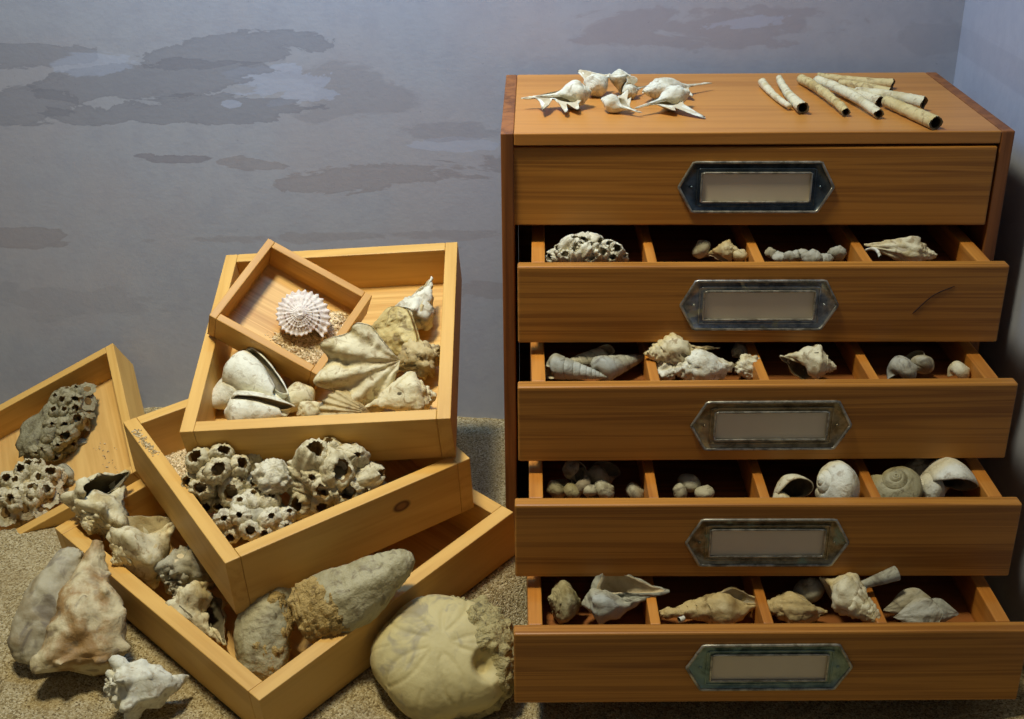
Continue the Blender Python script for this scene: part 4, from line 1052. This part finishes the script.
# ------------------------------------------------------------------ on the sand
def sand_plane(px, py):
    p = hit(px, py, (np.array([0, 0, 0.02]), np.array([0, 0, 1.0])))
    for _ in range(3):
        z = float(sand_height(np.array([[p[0]]]), np.array([[p[1]]]))[0, 0]); p = hit(px, py, (np.array([0, 0, z]), np.array([0, 0, 1.0])))
    return (np.array([0, 0, z]), np.array([0, 0, 1.0]))
def knobbed(name, label, plane, A, T, roll, outline, knobs, mat, seed, lift, rough=(4, .03), extra=None, group=None, bendy=0):
    G = lump_grid(outline, 80, 80, seed=seed, rough=rough, bendy=bendy)
    t = np.linspace(0, 1, 80)[:, None]; a = (np.arange(80)/80*2*PI)[None]
    nG = gridnormals(G)
    d = 0
    for (kt, ka, amp, w) in knobs:
        amp *= 1.9; w *= .75
        da = np.abs((a-math.radians(ka)+PI) % (2*PI)-PI)
        d = d + amp*np.exp(-((t-kt)/w)**2-(da/(w*5.0))**2)
    if extra is not None: d = d+extra(t, a)
    G = G + nG*(d*np.ones_like(t*a))[..., None]
    V, f = capped(G)
    return place_mesh(name, [(name, V, f, mat)], plane, A, T, roll, lift, label, 'shell', group)
SP = sand_plane(75, 668)
knobbed('conch_shell', 'smooth grey conch leaning behind the tan knobbed one on the sand', SP, (74, 546, .105), (30, 664, .020), 0,
        [(0, .10, .06, .02), (.06, .17, .10, .02), (.3, .20, .12, -.02), (.55, .19, .12, -.05), (.8, .15, .10, -.035), (.94, .12, .08, .02), (1, .05, .04, .03)],
        [(.85, 60, .03, .05)], shellmat('grey_conch', (182, 172, 150), (148, 130, 100), (122, 110, 90), 26, (0.38, .62)), 50, 0.0, (3, .05), group=None)
knobbed('conch_shell', 'tan knobbed conch standing on the sand at the front left', sand_plane(80, 676), (98, 542, .105), (80, 673, .020), 0,
        [(0, .20, .12, -.075), (.05, .285, .19, -.03), (.16, .290, .22, .008), (.4, .240, .20, .0), (.6, .185, .16, -.015), (.8, .118, .11, -.015), (.93, .052, .06, 0), (1, .022, .025, 0)],
        [(.66, 42, .040, .04), (.55, 62, .030, .035), (.45, 30, .03, .05), (.50, 100, .018, .03), (.16, 60, .035, .04), (.10, 110, .03, .04), (.30, 25, .035, .05), (.36, 95, .015, .05)], S_CONCH, 52, 0.0, (3.5, .06),
        extra=lambda t, a: 0.012*np.sin(t*60+3*np.cos(a))*np.sin(t*PI)*.35)
shell('conch_shell', 'small white spiked conch on the sand in front of the trays', sand_plane(140, 712), (104, 689, .034), (188, 671, .034), 120, S_WHITE, S_IN, wpx=74, group=None,
      **dict(CONCH, kind='turban', W=1.75, zsh=.55, body=1.15, knobs=((.25, .06, 7, .62, 4), (.42, .05, 7, .18, 3)), cords=(7, .035), rough=(9, .025), nth=48))

# fossil sea urchin: low dome with five petals, its right side still set in rough stone
def urchin():
    n, m = 110, 200
    v = np.linspace(0.0, 1, n)[:, None]; a = (np.arange(m)/m*2*PI)[None]
    ph = v*PI*0.985+0.005
    r = np.sin(ph)**0.82; z = np.where(ph < PI/2, np.cos(ph)**0.9 if False else np.sign(np.cos(ph))*abs(np.cos(ph))**0.95, -abs(np.cos(ph))**0.6*0.75)
    R0 = 1+0.035*np.cos(5*(a-math.radians(35)))+0.02*np.cos(2*a+.6)
    G = np.stack([r*R0*np.cos(a)*1.05, r*R0*np.sin(a)*0.98, z*0.60+0*a], -1)
    rho = ph/(PI/2)
    d = 0*v*a
    for k in range(5):
        a0 = math.radians(215+72*k); da = (a-a0+PI) % (2*PI)-PI
        x = rho*np.cos(da); y = rho*np.sin(da)
        lens = 0.098*np.sin(np.clip((x-.08)/.72, 0, 1)*PI)**0.8
        on = (x > .08) & (x < .80)
        d += on*(-0.015*np.exp(-((abs(y)-lens)/.022)**2) + 0.010*np.exp(-(y/(lens*.6+.01))**2) - 0.006*np.exp(-(y/.014)**2))
        d += -0.022*np.exp(-(y/.02)**2)*np.clip((x-.8)/.1, 0, 1)*(x > .8)*(cosg := np.clip(np.cos(da), 0, 1))
        d += -0.014*np.exp(-(((da-PI/5))/.03)**2)*(rho > .45)*(rho < 1.4)
    d += 0.012*np.exp(-(rho/.09)**2)
    d -= 0.03*np.exp(-(rho/.5)**2)*0
    nG = gridnormals(G); 
    if (nG[n//4, 0]*G[n//4, 0]).sum() < 0: nG = -nG
    G = G + nG*(d+0.012*fbm(G, 3, 4, 4))[..., None]
    cav = np.exp(-((G[..., 0]-.68)/.17)**2-((G[..., 1]+.30)/.20)**2)*(G[..., 2] > 0)
    G = G - nG*(0.22*np.clip(cav*1.8-.3, 0, 1))[..., None]
    V, f = capped(G)
    k = np.clip((G[..., 0]*0.9+G[..., 1]*0.40-0.50+0.22*fbm(G, 3, 4, 9))*5, 0, 1)*(1-np.clip(cav*2, 0, 1))
    k = np.maximum(k, np.clip((G[..., 0]*.5-G[..., 2]*2.2-0.42)*4, 0, 1))
    H = G*1.0 + nG*(k*(0.05+0.09*abs(fbm(G, 6, 4, 12))) - (1-k)*0.03)[..., None]
    V2, f2 = capped(H)
    return V, f, V2, f2
V, f, V2, f2 = urchin()
pl = sand_plane(445, 700)
nrm = np.array([-0.02, -0.50, 0.86]); nrm /= np.linalg.norm(nrm)
e1 = RIGHT-nrm*np.dot(RIGHT, nrm); e1 /= np.linalg.norm(e1); Ru = np.stack([e1, np.cross(nrm, e1), nrm], 1)
c = hit(443, 657, pl, 0.035); su = 0.0655
c, q = settle(V*su, Ru, c, pl, -0.002); su *= q
o = mk('fossil_sea_urchin', V*su, f, S_URCHIN); o.matrix_world = Matrix(np.vstack([np.hstack([Ru, c[:, None]]), [0, 0, 0, 1]]).tolist())
tag(o, 'round domed fossil sea urchin with five petals on the sand beside the cabinet', 'fossil')
mk('rough_matrix', V2*su, f2, S_MATRIX, o)
